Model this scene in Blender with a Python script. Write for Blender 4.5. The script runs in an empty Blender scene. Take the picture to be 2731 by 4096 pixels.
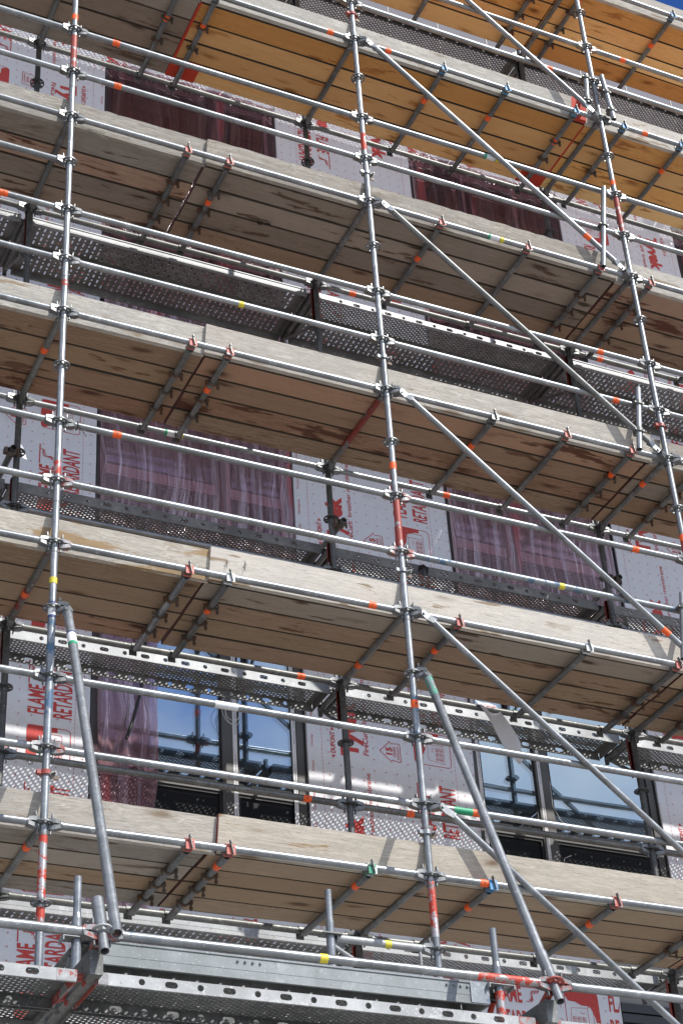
import bpy, math, random
from mathutils import Vector, Matrix
rnd = random.Random(7)
scene = bpy.context.scene
col = scene.collection
PI = math.pi
WB, DD, YW = 2.572, 1.088, 2.0
XS = [-2.572, 0.0, 2.572, 5.144, 7.716]
POST = ['outermost left', 'left', 'middle', 'right', 'outermost right']

# ---------------------------------------------------------------- mesh helper
class MB:
    def __init__(s): s.v = []; s.f = []; s.sm = []
    def add(s, vs, fs, smooth=False):
        b = len(s.v); s.v += [tuple(p) for p in vs]
        for f in fs: s.f.append(tuple(b + i for i in f)); s.sm.append(smooth)
    def box(s, x0, x1, y0, y1, z0, z1, M=None):
        vs = [(x0,y0,z0),(x1,y0,z0),(x1,y1,z0),(x0,y1,z0),(x0,y0,z1),(x1,y0,z1),(x1,y1,z1),(x0,y1,z1)]
        if M is not None: vs = [M @ Vector(p) for p in vs]
        s.add(vs, [(0,3,2,1),(4,5,6,7),(0,1,5,4),(1,2,6,5),(2,3,7,6),(3,0,4,7)])
    def tube(s, p0, p1, r, n=16, hollow=False, r1=None, cap=True):
        p0, p1 = Vector(p0), Vector(p1); d = (p1 - p0).normalized()
        up = Vector((0,0,1)) if abs(d.z) < .9 else Vector((0,1,0))
        a = d.cross(up).normalized(); b = a.cross(d); r1 = r if r1 is None else r1
        vs = []
        for p, rr in ((p0, r), (p1, r1)):
            for i in range(n):
                t = 2*PI*i/n; vs.append(p + (a*math.cos(t) + b*math.sin(t))*rr)
        s.add(vs, [(i, (i+1) % n, n+(i+1) % n, n+i) for i in range(n)], True)
        if hollow:
            ri = r*.86; vi = []
            for p in (p0, p1):
                for i in range(n):
                    t = 2*PI*i/n; vi.append(p + (a*math.cos(t) + b*math.sin(t))*ri)
            allv = vs + vi; F = []
            for i in range(n):
                j = (i+1) % n
                F += [(2*n+j, 2*n+i, 3*n+i, 3*n+j), (i, 2*n+i, 2*n+j, j), (n+j, 3*n+j, 3*n+i, n+i)]
            s.add(allv, F, False)
        elif cap:
            s.add(vs, [tuple(range(n-1, -1, -1)), tuple(range(n, 2*n))], False)
    def ring(s, c, ax, ri, ro, h, n=16, a0=0.0, a1=2*PI):
        c = Vector(c); ax = Vector(ax).normalized()
        up = Vector((0,0,1)) if abs(ax.z) < .9 else Vector((0,1,0))
        a = ax.cross(up).normalized(); b = a.cross(ax)
        full = abs(a1-a0-2*PI) < 1e-6; m = n if full else n+1; vs = []
        for k in range(m):
            t = a0 + (a1-a0)*k/n; u = a*math.cos(t) + b*math.sin(t)
            for (rr, hh) in ((ri,-h/2),(ro,-h/2),(ro,h/2),(ri,h/2)): vs.append(c + u*rr + ax*hh)
        F = []
        for k in range(n):
            i, j = 4*k, 4*((k+1) % m)
            for q in range(4): F.append((i+q, j+q, j+(q+1) % 4, i+(q+1) % 4))
        if not full: F += [(0,1,2,3), (4*n+3,4*n+2,4*n+1,4*n)]
        s.add(vs, F, False)
    def mesh(s, name, mat=None):
        me = bpy.data.meshes.new(name); me.from_pydata(s.v, [], s.f)
        me.polygons.foreach_set('use_smooth', s.sm)
        if mat: me.materials.append(mat)
        me.update(); return me

def link(o): col.objects.link(o); return o
def two(name, a, m1, b, m2):
    "one mesh: a printed surface, its print carried as a second material"
    n = len(a.f); a.add(b.v, b.f); me = a.mesh(name, m1); me.materials.append(m2)
    me.polygons.foreach_set('material_index', [0]*n + [1]*(len(a.f)-n)); return me
def obj(name, me, parent=None, loc=None, rot=None, M=None):
    o = link(bpy.data.objects.new(name, me))
    if parent is not None: o.parent = parent
    if M is not None: o.matrix_basis = M
    if loc is not None: o.location = loc
    if rot is not None: o.rotation_euler = rot
    return o
def tag(o, label, cat, group=None):
    o['label'] = label; o['category'] = cat
    if group: o['group'] = group
    return o
def thing(name, label, cat, loc=(0,0,0), rot=(0,0,0), group=None):
    o = link(bpy.data.objects.new(name, None)); o.location = loc; o.rotation_euler = rot
    o.empty_display_size = .1
    return tag(o, label, cat, group)
def struct(o): o['kind'] = 'structure'; return o
def paint(o, mat):
    "own material for one copy that shares its mesh"
    o.material_slots[0].link = 'OBJECT'; o.material_slots[0].material = mat; return o

# ---------------------------------------------------------------- materials
class N:
    def __init__(s, name):
        s.m = bpy.data.materials.new(name); s.m.use_nodes = True
        s.t = s.m.node_tree; s.t.nodes.clear(); s.out = s.n('ShaderNodeOutputMaterial')
    def n(s, ty, **k):
        o = s.t.nodes.new(ty)
        for a, b in k.items(): setattr(o, a, b)
        return o
    def l(s, a, b): s.t.links.new(a, b)
    def set(s, node, **k):
        for a, b in k.items():
            i = node.inputs[a.replace('_', ' ')]
            if isinstance(b, bpy.types.NodeSocket): s.l(b, i)
            else: i.default_value = b
        return node
    def coords(s, scale=(1,1,1), rand=True):
        tc = s.n('ShaderNodeTexCoord'); mp = s.n('ShaderNodeMapping'); s.l(tc.outputs['Object'], mp.inputs['Vector'])
        mp.inputs['Scale'].default_value = scale
        if rand:
            oi = s.n('ShaderNodeObjectInfo'); mu = s.n('ShaderNodeVectorMath', operation='SCALE')
            cb = s.n('ShaderNodeCombineXYZ'); cb.inputs[0].default_value = 37.; cb.inputs[1].default_value = 71.; cb.inputs[2].default_value = 53.
            s.l(cb.outputs[0], mu.inputs[0]); s.l(oi.outputs['Random'], mu.inputs['Scale']); s.l(mu.outputs[0], mp.inputs['Location'])
        return mp.outputs[0]
    def noise(s, vec, scale=5., detail=4., rough=.55, dist=0.):
        t = s.n('ShaderNodeTexNoise'); s.l(vec, t.inputs['Vector'])
        s.set(t, Scale=scale, Detail=detail, Roughness=rough, Distortion=dist); return t.outputs['Fac']
    def ramp(s, fac, *stops):
        r = s.n('ShaderNodeValToRGB'); s.l(fac, r.inputs[0]); e = r.color_ramp.elements
        while len(e) < len(stops): e.new(.5)
        for i, (p, c) in enumerate(stops):
            e[i].position = p; e[i].color = (c, c, c, 1) if isinstance(c, (int, float)) else (*c, 1)
        return r.outputs[0]
    def mix(s, fac, a, b, mode='MIX'):
        m = s.n('ShaderNodeMix', data_type='RGBA', blend_type=mode)
        for sock, v in ((m.inputs[0], fac), (m.inputs[6], a), (m.inputs[7], b)):
            if isinstance(v, bpy.types.NodeSocket): s.l(v, sock)
            elif isinstance(v, (int, float)): sock.default_value = v
            else: sock.default_value = (*v, 1)
        return m.outputs[2]
    def math(s, op, a, b=0., c=0.):
        m = s.n('ShaderNodeMath', operation=op)
        for i, v in enumerate((a, b, c)):
            if isinstance(v, bpy.types.NodeSocket): s.l(v, m.inputs[i])
            else: m.inputs[i].default_value = v
        return m.outputs[0]
    def bsdf(s, color, rough=.5, metal=0., bump=None, bd=.01, bs=.5, spec=.5):
        p = s.n('ShaderNodeBsdfPrincipled')
        for k, v in (('Base Color', color), ('Roughness', rough), ('Metallic', metal), ('Specular IOR Level', spec)):
            if isinstance(v, bpy.types.NodeSocket): s.l(v, p.inputs[k])
            elif isinstance(v, (tuple, list)): p.inputs[k].default_value = (*v, 1)
            else: p.inputs[k].default_value = v
        if bump is not None:
            b = s.n('ShaderNodeBump'); b.inputs['Strength'].default_value = bs; b.inputs['Distance'].default_value = bd
            s.l(bump, b.inputs['Height']); s.l(b.outputs[0], p.inputs['Normal'])
        return p
    def done(s, shader): s.l(shader.outputs[0] if hasattr(shader, 'outputs') else shader, s.out.inputs[0]); return s.m
    def rnd(s): return s.n('ShaderNodeObjectInfo').outputs['Random']

def steel(name, c0, c1, metal=.65, rough=(.3, .5), paintc=None, pt=.5, ps=9., along=(1,1,1)):
    k = N(name); v = k.coords(along)
    a = k.noise(v, 14., 5., .65); b = k.noise(v, 2.3, 3.); d = k.noise(v, 70., 2.)
    c = k.mix(k.ramp(a, (.3, 0.), (.7, 1.)), c0, c1)
    c = k.mix(k.ramp(b, (.42, 0.), (.66, .65)), c, tuple(x*.58 for x in c0)); c = k.mix(k.ramp(k.noise(v, 6., 5., .7), (.58, 0.), (.63, .35)), c, tuple(min(.8, x*1.45) for x in c1))
    c = k.mix(k.ramp(d, (.64, 0.), (.7, .4)), c, (.75, .76, .75))
    c = k.mix(k.ramp(k.noise(v, 33., 3., .7), (.63, 0.), (.68, .55)), c, (.16, .14, .12))
    o = k.mix(k.math('MULTIPLY', k.rnd(), .25), c, tuple(x*.5 for x in c0))
    met, ro = metal, k.math('MULTIPLY_ADD', a, rough[1]-rough[0], rough[0])
    if paintc:
        f = k.ramp(k.math('ADD', k.math('MULTIPLY', k.noise(v, ps, 6., .7), .8), k.math('MULTIPLY', k.noise(v, ps*.25, 2.), .2)), (pt-.015, 1.), (pt+.015, 0.))
        o = k.mix(f, o, k.mix(k.noise(v, 5.), paintc, tuple(x*.72 for x in paintc)))
        met = k.math('MULTIPLY', k.math('SUBTRACT', 1., f), metal); ro = k.math('MAXIMUM', ro, k.math('MULTIPLY', f, .55))
    return k.done(k.bsdf(o, ro, met, d, .0006, .4))

def wood(name, c0, c1, knot, stain=0., staincol=(.05,.02,.01), grey=0., rough=.8, grain=1., axis=0, kn=1., pale=None, var=.78):
    k = N(name); v = k.coords((1, 1, 1))
    def sc(*s):
        m = k.n('ShaderNodeMapping'); k.l(v, m.inputs[0]); m.inputs['Scale'].default_value = s; return m.outputs[0]
    warp = k.noise(sc(1.2, 4, 4), 1.6, 2.)
    ad = k.n('ShaderNodeVectorMath', operation='ADD'); cb = k.n('ShaderNodeCombineXYZ')
    w2 = k.math('MULTIPLY', warp, .11); k.l(w2, cb.inputs[1]); k.l(w2, cb.inputs[2]); k.l(v, ad.inputs[0]); k.l(cb.outputs[0], ad.inputs[1])
    def scw(*s):
        m = k.n('ShaderNodeMapping'); k.l(ad.outputs[0], m.inputs[0]); m.inputs['Scale'].default_value = s; return m.outputs[0]
    fine = k.noise(scw(1.6, 55, 55), 3., 5., .7); wide = k.noise(scw(.7, 16, 16), 2., 3.)
    c = k.mix(k.ramp(wide, (.3, 0.), (.7, 1.)), c0, c1)
    c = k.mix(k.ramp(fine, (.38, .8*grain), (.6, 0.)), c, tuple(x*.55 for x in c0))
    if grey: c = k.mix(k.ramp(k.noise(v, 2.2, 4.), (.35, 0.), (.7, grey)), c, (.33, .32, .30))
    if pale: c = k.mix(k.ramp(k.noise(scw(1.3, 9, 9), 1.7, 5., .7), (.52, 0.), (.66, .75)), c, pale)
    # end to end tone differences from board to board
    c = k.mix(k.math('MULTIPLY', k.rnd(), var), c, tuple(x*f for x, f in zip(c1, (.60, .50, .43))))
    c = k.mix(k.math('MULTIPLY', k.ramp(k.math('FRACT', k.math('MULTIPLY', k.rnd(), 7.3)), (.5, 0.), (1., .5)), 1.), c, tuple(min(1, x*1.25) for x in c1))
    vo = k.n('ShaderNodeTexVoronoi'); k.l(scw(1.7, 6.4, 6.4), vo.inputs['Vector']); vo.inputs['Scale'].default_value = 1.
    dst = k.math('ADD', vo.outputs['Distance'], k.math('MULTIPLY', k.noise(v, 30., 2.), .05))
    sep = k.n('ShaderNodeSeparateColor'); k.l(vo.outputs['Color'], sep.inputs[0])
    on = k.math('GREATER_THAN', sep.outputs[0], 1-.75*kn)
    kf = k.math('MULTIPLY', k.ramp(dst, (.11, 1.), (.15, .7), (.20, .25), (.30, 0.)), on)
    c = k.mix(kf, c, knot)
    if stain:
        sf = k.math('MULTIPLY', k.ramp(k.noise(scw(1.1, 7, 7), 1.5, 6., .62), (.62-.1*stain, 0.), (.66-.1*stain, .9)), k.ramp(k.noise(v, .8, 1.), (.42, 0.), (.5, 1.)))
        c = k.mix(sf, c, staincol)
    c = k.mix(k.ramp(k.noise(v, 23., 4., .8), (.6, 0.), (.72, .3)), c, tuple(x*.35 for x in c0))
    crack = k.ramp(k.noise(scw(.5, 26, 26), 2.4, 3., .4), (.495, 0.), (.5, .45), (.505, 0.))
    c = k.mix(crack, c, tuple(x*.2 for x in c0))
    return k.done(k.bsdf(c, rough, 0., k.math('ADD', fine, k.math('MULTIPLY', crack, -1.5)), .004, .55, .25))

def plain(name, c, rough=.6, metal=0., var=.25, sc=6., spec=.5, bump=None):
    k = N(name); v = k.coords()
    nz = k.noise(v, sc, 5., .6)
    return k.done(k.bsdf(k.mix(k.ramp(nz, (.3, 0.), (.75, var)), c, tuple(x*.45 for x in c)), rough, metal, k.noise(v, bump, 3.) if bump else None, .002, .6, spec))

GALV = steel('galvanised_steel', (.23, .25, .265), (.36, .38, .40), .6, (.27, .48))
CAST = steel('forged_galvanised_casting', (.15, .16, .165), (.27, .28, .285), .55, (.36, .52))
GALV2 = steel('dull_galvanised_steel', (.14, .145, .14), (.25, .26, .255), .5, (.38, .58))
PLATE = steel('galvanised_plate', (.31, .325, .335), (.42, .435, .445), .25, (.46, .62))
PLATEB = steel('bluish_galvanised_plate', (.25, .28, .29), (.34, .37, .38), .1, (.62, .8))
PLATED = steel('darker_galvanised_plate', (.18, .182, .18), (.29, .295, .29), .35, (.45, .62))  # darker plate tone for deck plates, far rails, hooks and struts
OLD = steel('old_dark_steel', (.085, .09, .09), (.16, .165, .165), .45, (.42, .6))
REDFL = steel('red_flaking_paint', (.34, .35, .36), (.48, .49, .50), .55, (.35, .5), (.50, .05, .025), .52)
REDHV = steel('worn_red_paint', (.32, .33, .34), (.45, .46, .47), .45, (.4, .55), (.34, .06, .045), .56)
REDST = steel('red_streaked_tube', (.14, .14, .13), (.22, .22, .21), .4, (.45, .6), (.22, .03, .02), .50, 5., (1, .6, 1))
REDHD = steel('red_worn_casting', (.20, .21, .22), (.32, .33, .34), .45, (.4, .55), (.34, .09, .075), .455, 24.)
REDED = plain('dull_red_board_end', (.07, .022, .016), .8)
W_EDGE = plain('gap_shade_board_edge', (.055, .042, .03), .9, 0, .4, 20)  # shade of the plank gaps, painted onto board sides and chamfers
REDDK = steel('dark_red_paint', (.12, .10, .09), (.2, .17, .15), .2, (.5, .6), (.17, .02, .015), .7)
BLUFL = steel('blue_worn_paint', (.20, .225, .25), (.32, .35, .38), .5, (.35, .5), (.07, .15, .25), .47, 7.)
ORG = plain('orange_sticker', (.95, .13, .02), .5, 0, .25, 30)
BLK = plain('black_print', (.02, .02, .02), .6)
YEL = plain('yellow_tape', (.70, .60, .05), .5, 0, .3, 20)
GRN = plain('green_tape', (.02, .32, .16), .5, 0, .3, 20)
WHT = plain('white_label', (.72, .74, .76), .5, 0, .2, 20)
NVY = plain('navy_label_print', (.03, .05, .18), .5)
CLR = {'red': steel('red_clamp_paint', (.5, .5, .5), (.6, .6, .6), .3, (.4, .5), (.56, .15, .12), .60, 14),
       'blue': steel('blue_clamp_paint', (.5, .5, .5), (.6, .6, .6), .3, (.4, .5), (.10, .33, .62), .64, 14),
       'white': plain('white_clamp_paint', (.72, .76, .76), .5),
       'green': steel('green_clamp_paint', (.6, .62, .62), (.7, .72, .72), .3, (.4, .5), (.03, .30, .17), .52, 14),
       'steel': GALV}
GRNW = steel('green_worn_paint', (.23, .25, .26), (.36, .38, .4), .5, (.3, .5), (.08, .30, .22), .50, 12)
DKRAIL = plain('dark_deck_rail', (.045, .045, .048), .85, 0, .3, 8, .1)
RUST = steel('rusty_coupler', (.10, .08, .065), (.18, .15, .125), .5, (.5, .65), (.11, .055, .03), .5, 14)
W_LOW = wood('sunbleached_brown_pine', (.315, .23, .155), (.42, .325, .23), (.14, .08, .05), 0)
W_LOW2 = wood('brown_pine', (.30, .215, .145), (.42, .31, .22), (.12, .07, .045), .35, (.13, .065, .04))
W_MID = wood('stained_reddish_pine', (.31, .20, .145), (.44, .31, .23), (.09, .045, .03), .8, (.10, .035, .02))
W_OLD = wood('weathered_grey_brown_pine', (.215, .16, .12), (.33, .26, .195), (.07, .045, .03), .6, (.09, .045, .03), .3)
W_NEW = wood('fresh_orange_pine', (.88, .48, .18), (.92, .60, .28), (.30, .12, .03), .25, (.45, .19, .05), 0, .7, .5)
T_PALE = wood('pale_bleached_pine', (.50, .475, .42), (.68, .65, .585), (.24, .19, .14), .35, (.27,.20,.13), .5, .85, 1.0, 0, .9, None, .25)
T_GREY = wood('grey_weathered_pine', (.27, .25, .21), (.62, .59, .52), (.13, .10, .07), 0, (.3,.2,.1), .7, .9, 1.1, 0, .9, None, .2)
T_RUFF = wood('flaking_brown_pine', (.54, .51, .44), (.68, .645, .57), (.30, .22, .15), 1.0, (.34, .23, .12), .3, .9, 1., 0, .8, None, .2)
T_TAN = wood('tan_rough_sawn_pine', (.40, .365, .30), (.61, .56, .475), (.20, .14, .09), .3, (.3,.2,.1), .25, .9, .9, 0, .8, None, .2)
W_GREY = wood('greyed_pine_plank', (.25, .215, .175), (.37, .325, .27), (.08, .055, .04), .3, (.10, .06, .04), .5)
W_RED = wood('reddish_pine_plank', (.31, .185, .12), (.42, .275, .19), (.085, .04, .025), .7, (.09, .035, .02))
W_BLOND = wood('blond_pine_plank', (.39, .30, .205), (.50, .40, .285), (.13, .075, .045), .2, (.13, .06, .03))
W_HONEY = wood('dark_honey_pine', (.70, .34, .10), (.82, .46, .16), (.22, .08, .02), .5, (.36, .14, .04), 0, .7, .7)
REDP = plain('red_board_end_paint', (.56, .05, .02), .7, 0, .35, 12)

def mk_tyvek():
    k = N('breather_membrane_sheet'); v = k.coords((1,1,1), False)
    f = k.noise(v, 55., 4., .7); g = k.noise(v, 1.4, 5., .6)
    c = k.mix(k.ramp(f, (.3, 0.), (.7, 1.)), (.66, .675, .715), (.75, .76, .79))
    c = k.mix(k.ramp(k.noise(v, 3.1, 3.), (.66, 0.), (.8, .35)), c, (.45, .46, .5))
    return k.done(k.bsdf(c, .75, 0., k.math('ADD', g, k.math('MULTIPLY', f, .03)), .06, .6, .2))
TYV = mk_tyvek()
def mk_ink():
    k = N('red_print_ink'); v = k.coords((1,1,1), False)
    return k.done(k.bsdf(k.mix(k.ramp(k.noise(v, 60., 3.), (.35, 0.), (.7, .5)), (.50, .045, .04), (.60, .12, .10)), .75))
INK = mk_ink()
FRAME = plain('bronze_window_frame', (.085, .083, .080), .45, .1, .3, 3)
FRAMED = plain('black_rubber_seal', (.012, .012, .013), .5)
TAPE = plain('white_protective_tape', (.66, .66, .67), .6, 0, .2, 8)
CLAD = plain('light_grey_cladding', (.20, .20, .225), .95, 0, .15, 1., .04)
LOUV = plain('dark_grey_slats', (.05, .052, .056), .5, .2)
def mk_glass():
    k = N('coated_window_glass'); v = k.coords((1,1,1), False)
    bump = k.noise(v, .9, 1.)
    g = k.n('ShaderNodeBsdfGlossy'); g.inputs['Roughness'].default_value = .01; g.inputs['Color'].default_value = (.62, .72, .80, 1)
    b = k.n('ShaderNodeBump'); b.inputs['Strength'].default_value = .12; b.inputs['Distance'].default_value = .02
    k.l(bump, b.inputs['Height']); k.l(b.outputs[0], g.inputs['Normal'])
    d = k.bsdf(k.mix(k.ramp(k.noise(v, 8., 6., .75), (.45, 0.), (.8, .5)), (.006, .008, .011), (.035, .04, .05)), .12)
    m = k.n('ShaderNodeMixShader'); lw = k.n('ShaderNodeFresnel'); lw.inputs[0].default_value = 2.0
    f = k.math('ADD', k.math('MULTIPLY', lw.outputs[0], 1.2), .22); k.l(f, m.inputs[0])
    k.l(d.outputs[0], m.inputs[1]); k.l(g.outputs[0], m.inputs[2]); return k.done(m)
GLASS = mk_glass()
def mk_outer():
    k = N('outer_glass_pane'); g = k.n('ShaderNodeBsdfGlossy'); g.inputs['Roughness'].default_value = .004; g.inputs['Color'].default_value = (.74, .86, .93, 1)
    t = k.n('ShaderNodeBsdfTransparent'); t.inputs[0].default_value = (.86, .93, .95, 1); m = k.n('ShaderNodeMixShader'); m.inputs[0].default_value = .33
    v = k.coords((1,1,1), False); b = k.n('ShaderNodeBump'); b.inputs['Strength'].default_value = .1; b.inputs['Distance'].default_value = .02; k.l(k.noise(v, 1.1, 1.), b.inputs['Height']); k.l(b.outputs[0], g.inputs['Normal'])
    k.l(t.outputs[0], m.inputs[1]); k.l(g.outputs[0], m.inputs[2]); return k.done(m)
GLASSO = mk_outer()
SPAN = plain('dark_spandrel_glass', (.016, .017, .02), .4, 0, .3, 3, .12)
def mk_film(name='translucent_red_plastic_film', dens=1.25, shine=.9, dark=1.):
    k = N(name); v = k.coords((1,1,1))
    def sc(*s):
        m = k.n('ShaderNodeMapping'); k.l(v, m.inputs[0]); m.inputs['Scale'].default_value = s; return m.outputs[0]
    cb = k.n('ShaderNodeCombineXYZ'); ad = k.n('ShaderNodeVectorMath', operation='ADD')
    k.l(k.math('MULTIPLY', k.noise(v, 1.1, 2.), .22), cb.inputs[0]); k.l(v, ad.inputs[0]); k.l(cb.outputs[0], ad.inputs[1])
    m = k.n('ShaderNodeMapping'); k.l(ad.outputs[0], m.inputs[0]); m.inputs['Scale'].default_value = (30, 4, .55)
    st = k.math('ADD', k.math('MULTIPLY', k.noise(m.outputs[0], .75, 3., .55, .4), .62), k.math('MULTIPLY', k.noise(m.outputs[0], 2.2, 4., .6, .5), .38)); big = k.noise(sc(3.2, 1, .5), 1.3, 3.)
    fold = k.ramp(k.noise(sc(1.6, 1, .15), 2.2, 2.), (.60, 0.), (.65, 1.))
    base = k.mix(k.ramp(big, (.35, 0.), (.65, 1.)), (.29, .14, .165), (.46, .29, .315)); base = k.mix(k.math('MULTIPLY', fold, .6), base, (.45, .035, .05))
    p = k.bsdf(base, .22, 0., k.math('ADD', st, k.math('MULTIPLY', big, .7)), .022, .7, .6)
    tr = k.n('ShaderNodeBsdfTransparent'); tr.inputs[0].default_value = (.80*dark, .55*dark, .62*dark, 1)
    g = k.n('ShaderNodeBsdfGlossy'); g.inputs['Roughness'].default_value = .16; g.inputs['Color'].default_value = (.85, .78, .86, 1)
    bp = k.n('ShaderNodeBump'); bp.inputs['Distance'].default_value = .03; k.l(st, bp.inputs['Height']); k.l(bp.outputs[0], g.inputs['Normal'])
    m1 = k.n('ShaderNodeMixShader'); k.l(k.math('ADD', k.math('MULTIPLY', fold, .3), k.ramp(st, (.38, .22*dens), (.66, .46*dens))), m1.inputs[0])
    k.l(tr.outputs[0], m1.inputs[1]); k.l(p.outputs[0], m1.inputs[2])
    m2 = k.n('ShaderNodeMixShader'); k.l(k.ramp(st, (.50, .05*shine), (.60, .30*shine)), m2.inputs[0]); k.l(m1.outputs[0], m2.inputs[1]); k.l(g.outputs[0], m2.inputs[2])
    return k.done(m2)
FILM = mk_film()
FILMD = mk_film('shade_tinted_plastic_film', .42, .16, .58)  # same film, with the upper storey's dimmer light put into its tint

# ---------------------------------------------------------------- text
_tc = {}
def text_polys(s, size=1., bold=0., xs=1.):
    "flat verts / faces of a string, origin at its left baseline"
    key = (s, bold)
    if key not in _tc:
        c = bpy.data.curves.new('t', 'FONT'); c.body = s; c.offset = bold; c.resolution_u = 3
        o = bpy.data.objects.new('t', c); link(o); bpy.context.view_layer.update()
        dg = bpy.context.evaluated_depsgraph_get(); me = bpy.data.meshes.new_from_object(o.evaluated_get(dg))
        _tc[key] = ([tuple(v.co) for v in me.vertices], [tuple(p.vertices) for p in me.polygons])
        bpy.data.objects.remove(o); bpy.data.curves.remove(c); bpy.data.meshes.remove(me)
    vs, fs = _tc[key]
    return [(x*size*xs, y*size) for x, y, z in vs], fs
def text_w(s, bold=0.): return max(p[0] for p in text_polys(s, 1., bold)[0])

# ---------------------------------------------------------------- shared part meshes
R = .0241
def M_tube(name, L, mat=GALV, r=R, axis='X', n=18, hollow=True):
    mb = MB(); e = {'X': (L,0,0), 'Y': (0,L,0), 'Z': (0,0,L)}[axis]; mb.tube((0,0,0), e, r, n, hollow); return mb.mesh(name, mat)
def rosette_mesh():
    mb = MB(); mb.ring((0,0,0), (0,0,1), .024, .034, .009, 20); mb.ring((0,0,0), (0,0,1), .053, .0615, .009, 28)
    for k in range(8):
        a = PI/8 + k*PI/4; M = Matrix.Rotation(a, 4, 'Z'); w = .0055
        mb.box(.032, .055, -w, w, -.0043, .0043, M)
    for k in range(4):
        M = Matrix.Rotation(k*PI/2+PI/4, 4, 'Z'); mb.box(.043, .055, -.016, .016, -.004, .004, M)
    return mb.mesh('rosette', CAST)
ROS = rosette_mesh()
def head_mesh():
    "wedge head: sits between the standard's axis (origin) and the tube, tube leaves along +X"
    mb = MB(); a, b = .036, .062
    pts = []
    for x, hy, hz in ((.034, .012, .040), (.066, .021, .033), (.098, .0245, .0245)):
        pts += [(x,-hy,-hz), (x,hy,-hz), (x,hy,hz), (x,-hy,hz)]
    # jaw split by the rosette: upper and lower lips
    for s in (1, -1):
        vs = []
        for x, hy, z0, z1 in ((.026, .010, .0065, .036), (.045, .017, .0065, .038), (.066, .021, .0065, .033), (.100, .0245, .0, .0245)):
            vs += [(x,-hy,s*z0), (x,hy,s*z0), (x,hy,s*z1), (x,-hy,s*z1)]
        F = [(0,1,2,3) if s < 0 else (3,2,1,0)]
        for k in range(3):
            i = 4*k
            for q in range(4):
                f = (i+q, i+(q+1) % 4, i+4+(q+1) % 4, i+4+q); F.append(f if s > 0 else f[::-1])
        F.append((12,13,14,15) if s > 0 else (15,14,13,12)); mb.add(vs, F)
    mb.ring((.103, 0, 0), (1,0,0), .020, .0285, .010, 16)
    return mb.mesh('wedge_head', CAST)
HEAD = head_mesh()
def wedge_mesh():
    mb = MB(); M = Matrix.Translation((.046, 0, 0)) @ Matrix.Rotation(math.radians(5), 4, 'Y')
    mb.box(-.0035, .0035, -.009, .009, -.066, .045, M); mb.box(-.004, .004, -.013, .013, .045, .072, M)
    mb.tube(M @ Vector((0,-.010,-.062)), M @ Vector((0,.010,-.062)), .005, 8)
    return mb.mesh('wedge', CAST)
WEDGE = wedge_mesh()
HEADR = head_mesh(); HEADR.materials[0] = REDHD
def heads(par, x0, x1, axis='X', z=0, red=()):
    "wedge heads at both ends, given the axes of the two uprights along the tube's own axis"
    for i, (p, a) in enumerate(((x0, 0), (x1, PI))):
        loc, rz = ((p, 0, z), a) if axis == 'X' else ((0, p, z), a + PI/2)
        h = obj('wedge_head', HEADR if i in red else HEAD, par, loc, (0, 0, rz)); obj('wedge', WEDGE, h)

def sticker(par, x, kind='orange', axis='X', r=R, wdt=.062, rotx=0.):
    "a band round the tube, drawn in the parent's space with the tube along its axis"
    segs = {'orange': [(ORG, wdt)], 'yellow': [(YEL, .045)], 'brand': [(GRN, .025), (WHT, .085), (NVY, .006), (YEL, .04)],
            'green': [(GRN, .14), (ORG, .06)], 'silver': [(WHT, .16)], 'navy': [(NVY, .02), (WHT, .08), (NVY, .02)]}[kind]
    p = x
    for m, w in segs:
        mb = MB(); a, b = ((p,0,0), (p+w,0,0)) if axis == 'X' else (((0,p,0), (0,p+w,0)) if axis == 'Y' else ((0,0,p), (0,0,p+w)))
        mb.tube(a, b, r+.0011, 20, cap=False); nm = 'label_band' if kind != 'orange' else 'orange_sticker'
        o = obj(nm, mb.mesh(nm, m), par); o['label'] = {'orange': 'orange sticker band', 'yellow': 'yellow tape band'}.get(kind, 'printed label band'); 
        if m in (WHT,) and kind in ('brand', 'navy'):
            curved_text(o, 'AT-PAC', p+.006, .019, NVY, axis, r)
        if m is ORG: curved_text(o, 'X', p+.02, .026, BLK, axis, r)
        p += w
def curved_text(par, s, x, size, mat, axis='X', r=R, ang=-2.2):
    vs, fs = text_polys(s, size, .0); mb = MB(); rr = r + .0022; out = []
    for (u, v) in vs:
        t = ang + v/rr; y, z = math.cos(t)*rr*-1, math.sin(t)*rr
        # angle measured so that the text faces -Y and slightly down
        y = -math.cos(v/rr - .55)*rr; z = math.sin(v/rr - .55)*rr
        out.append((x+u, y, z) if axis == 'X' else ((-y, x+u, z) if axis == 'Y' else (v-.01, -rr, x+u)))
    mb.add(out, fs); obj('print', mb.mesh('print', mat), par)

LT = M_tube('tube', WB-.20); TT = M_tube('tube', DD-.20, GALV2)
LTD = M_tube('tube', WB-.20, GALV2)
def lvl(z):
    return {0: 'bottom', 1: 'first', 2: 'second', 3: 'third', 4: 'fourth', 5: 'fifth', 6: 'sixth'}[int(z//2)]
def bayname(i): return ['left of the left upright', 'between left and middle uprights', 'between middle and right uprights', 'right of the right upright'][i]
def lname(z):
    k = int(z//2); f = z - 2*k; d = lvl(z) + ' timber deck from the bottom'
    return d, ('under' if f < .1 else ('half a metre above' if f < .6 else ('a metre above' if f < 1.1 else 'high above')))

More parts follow.
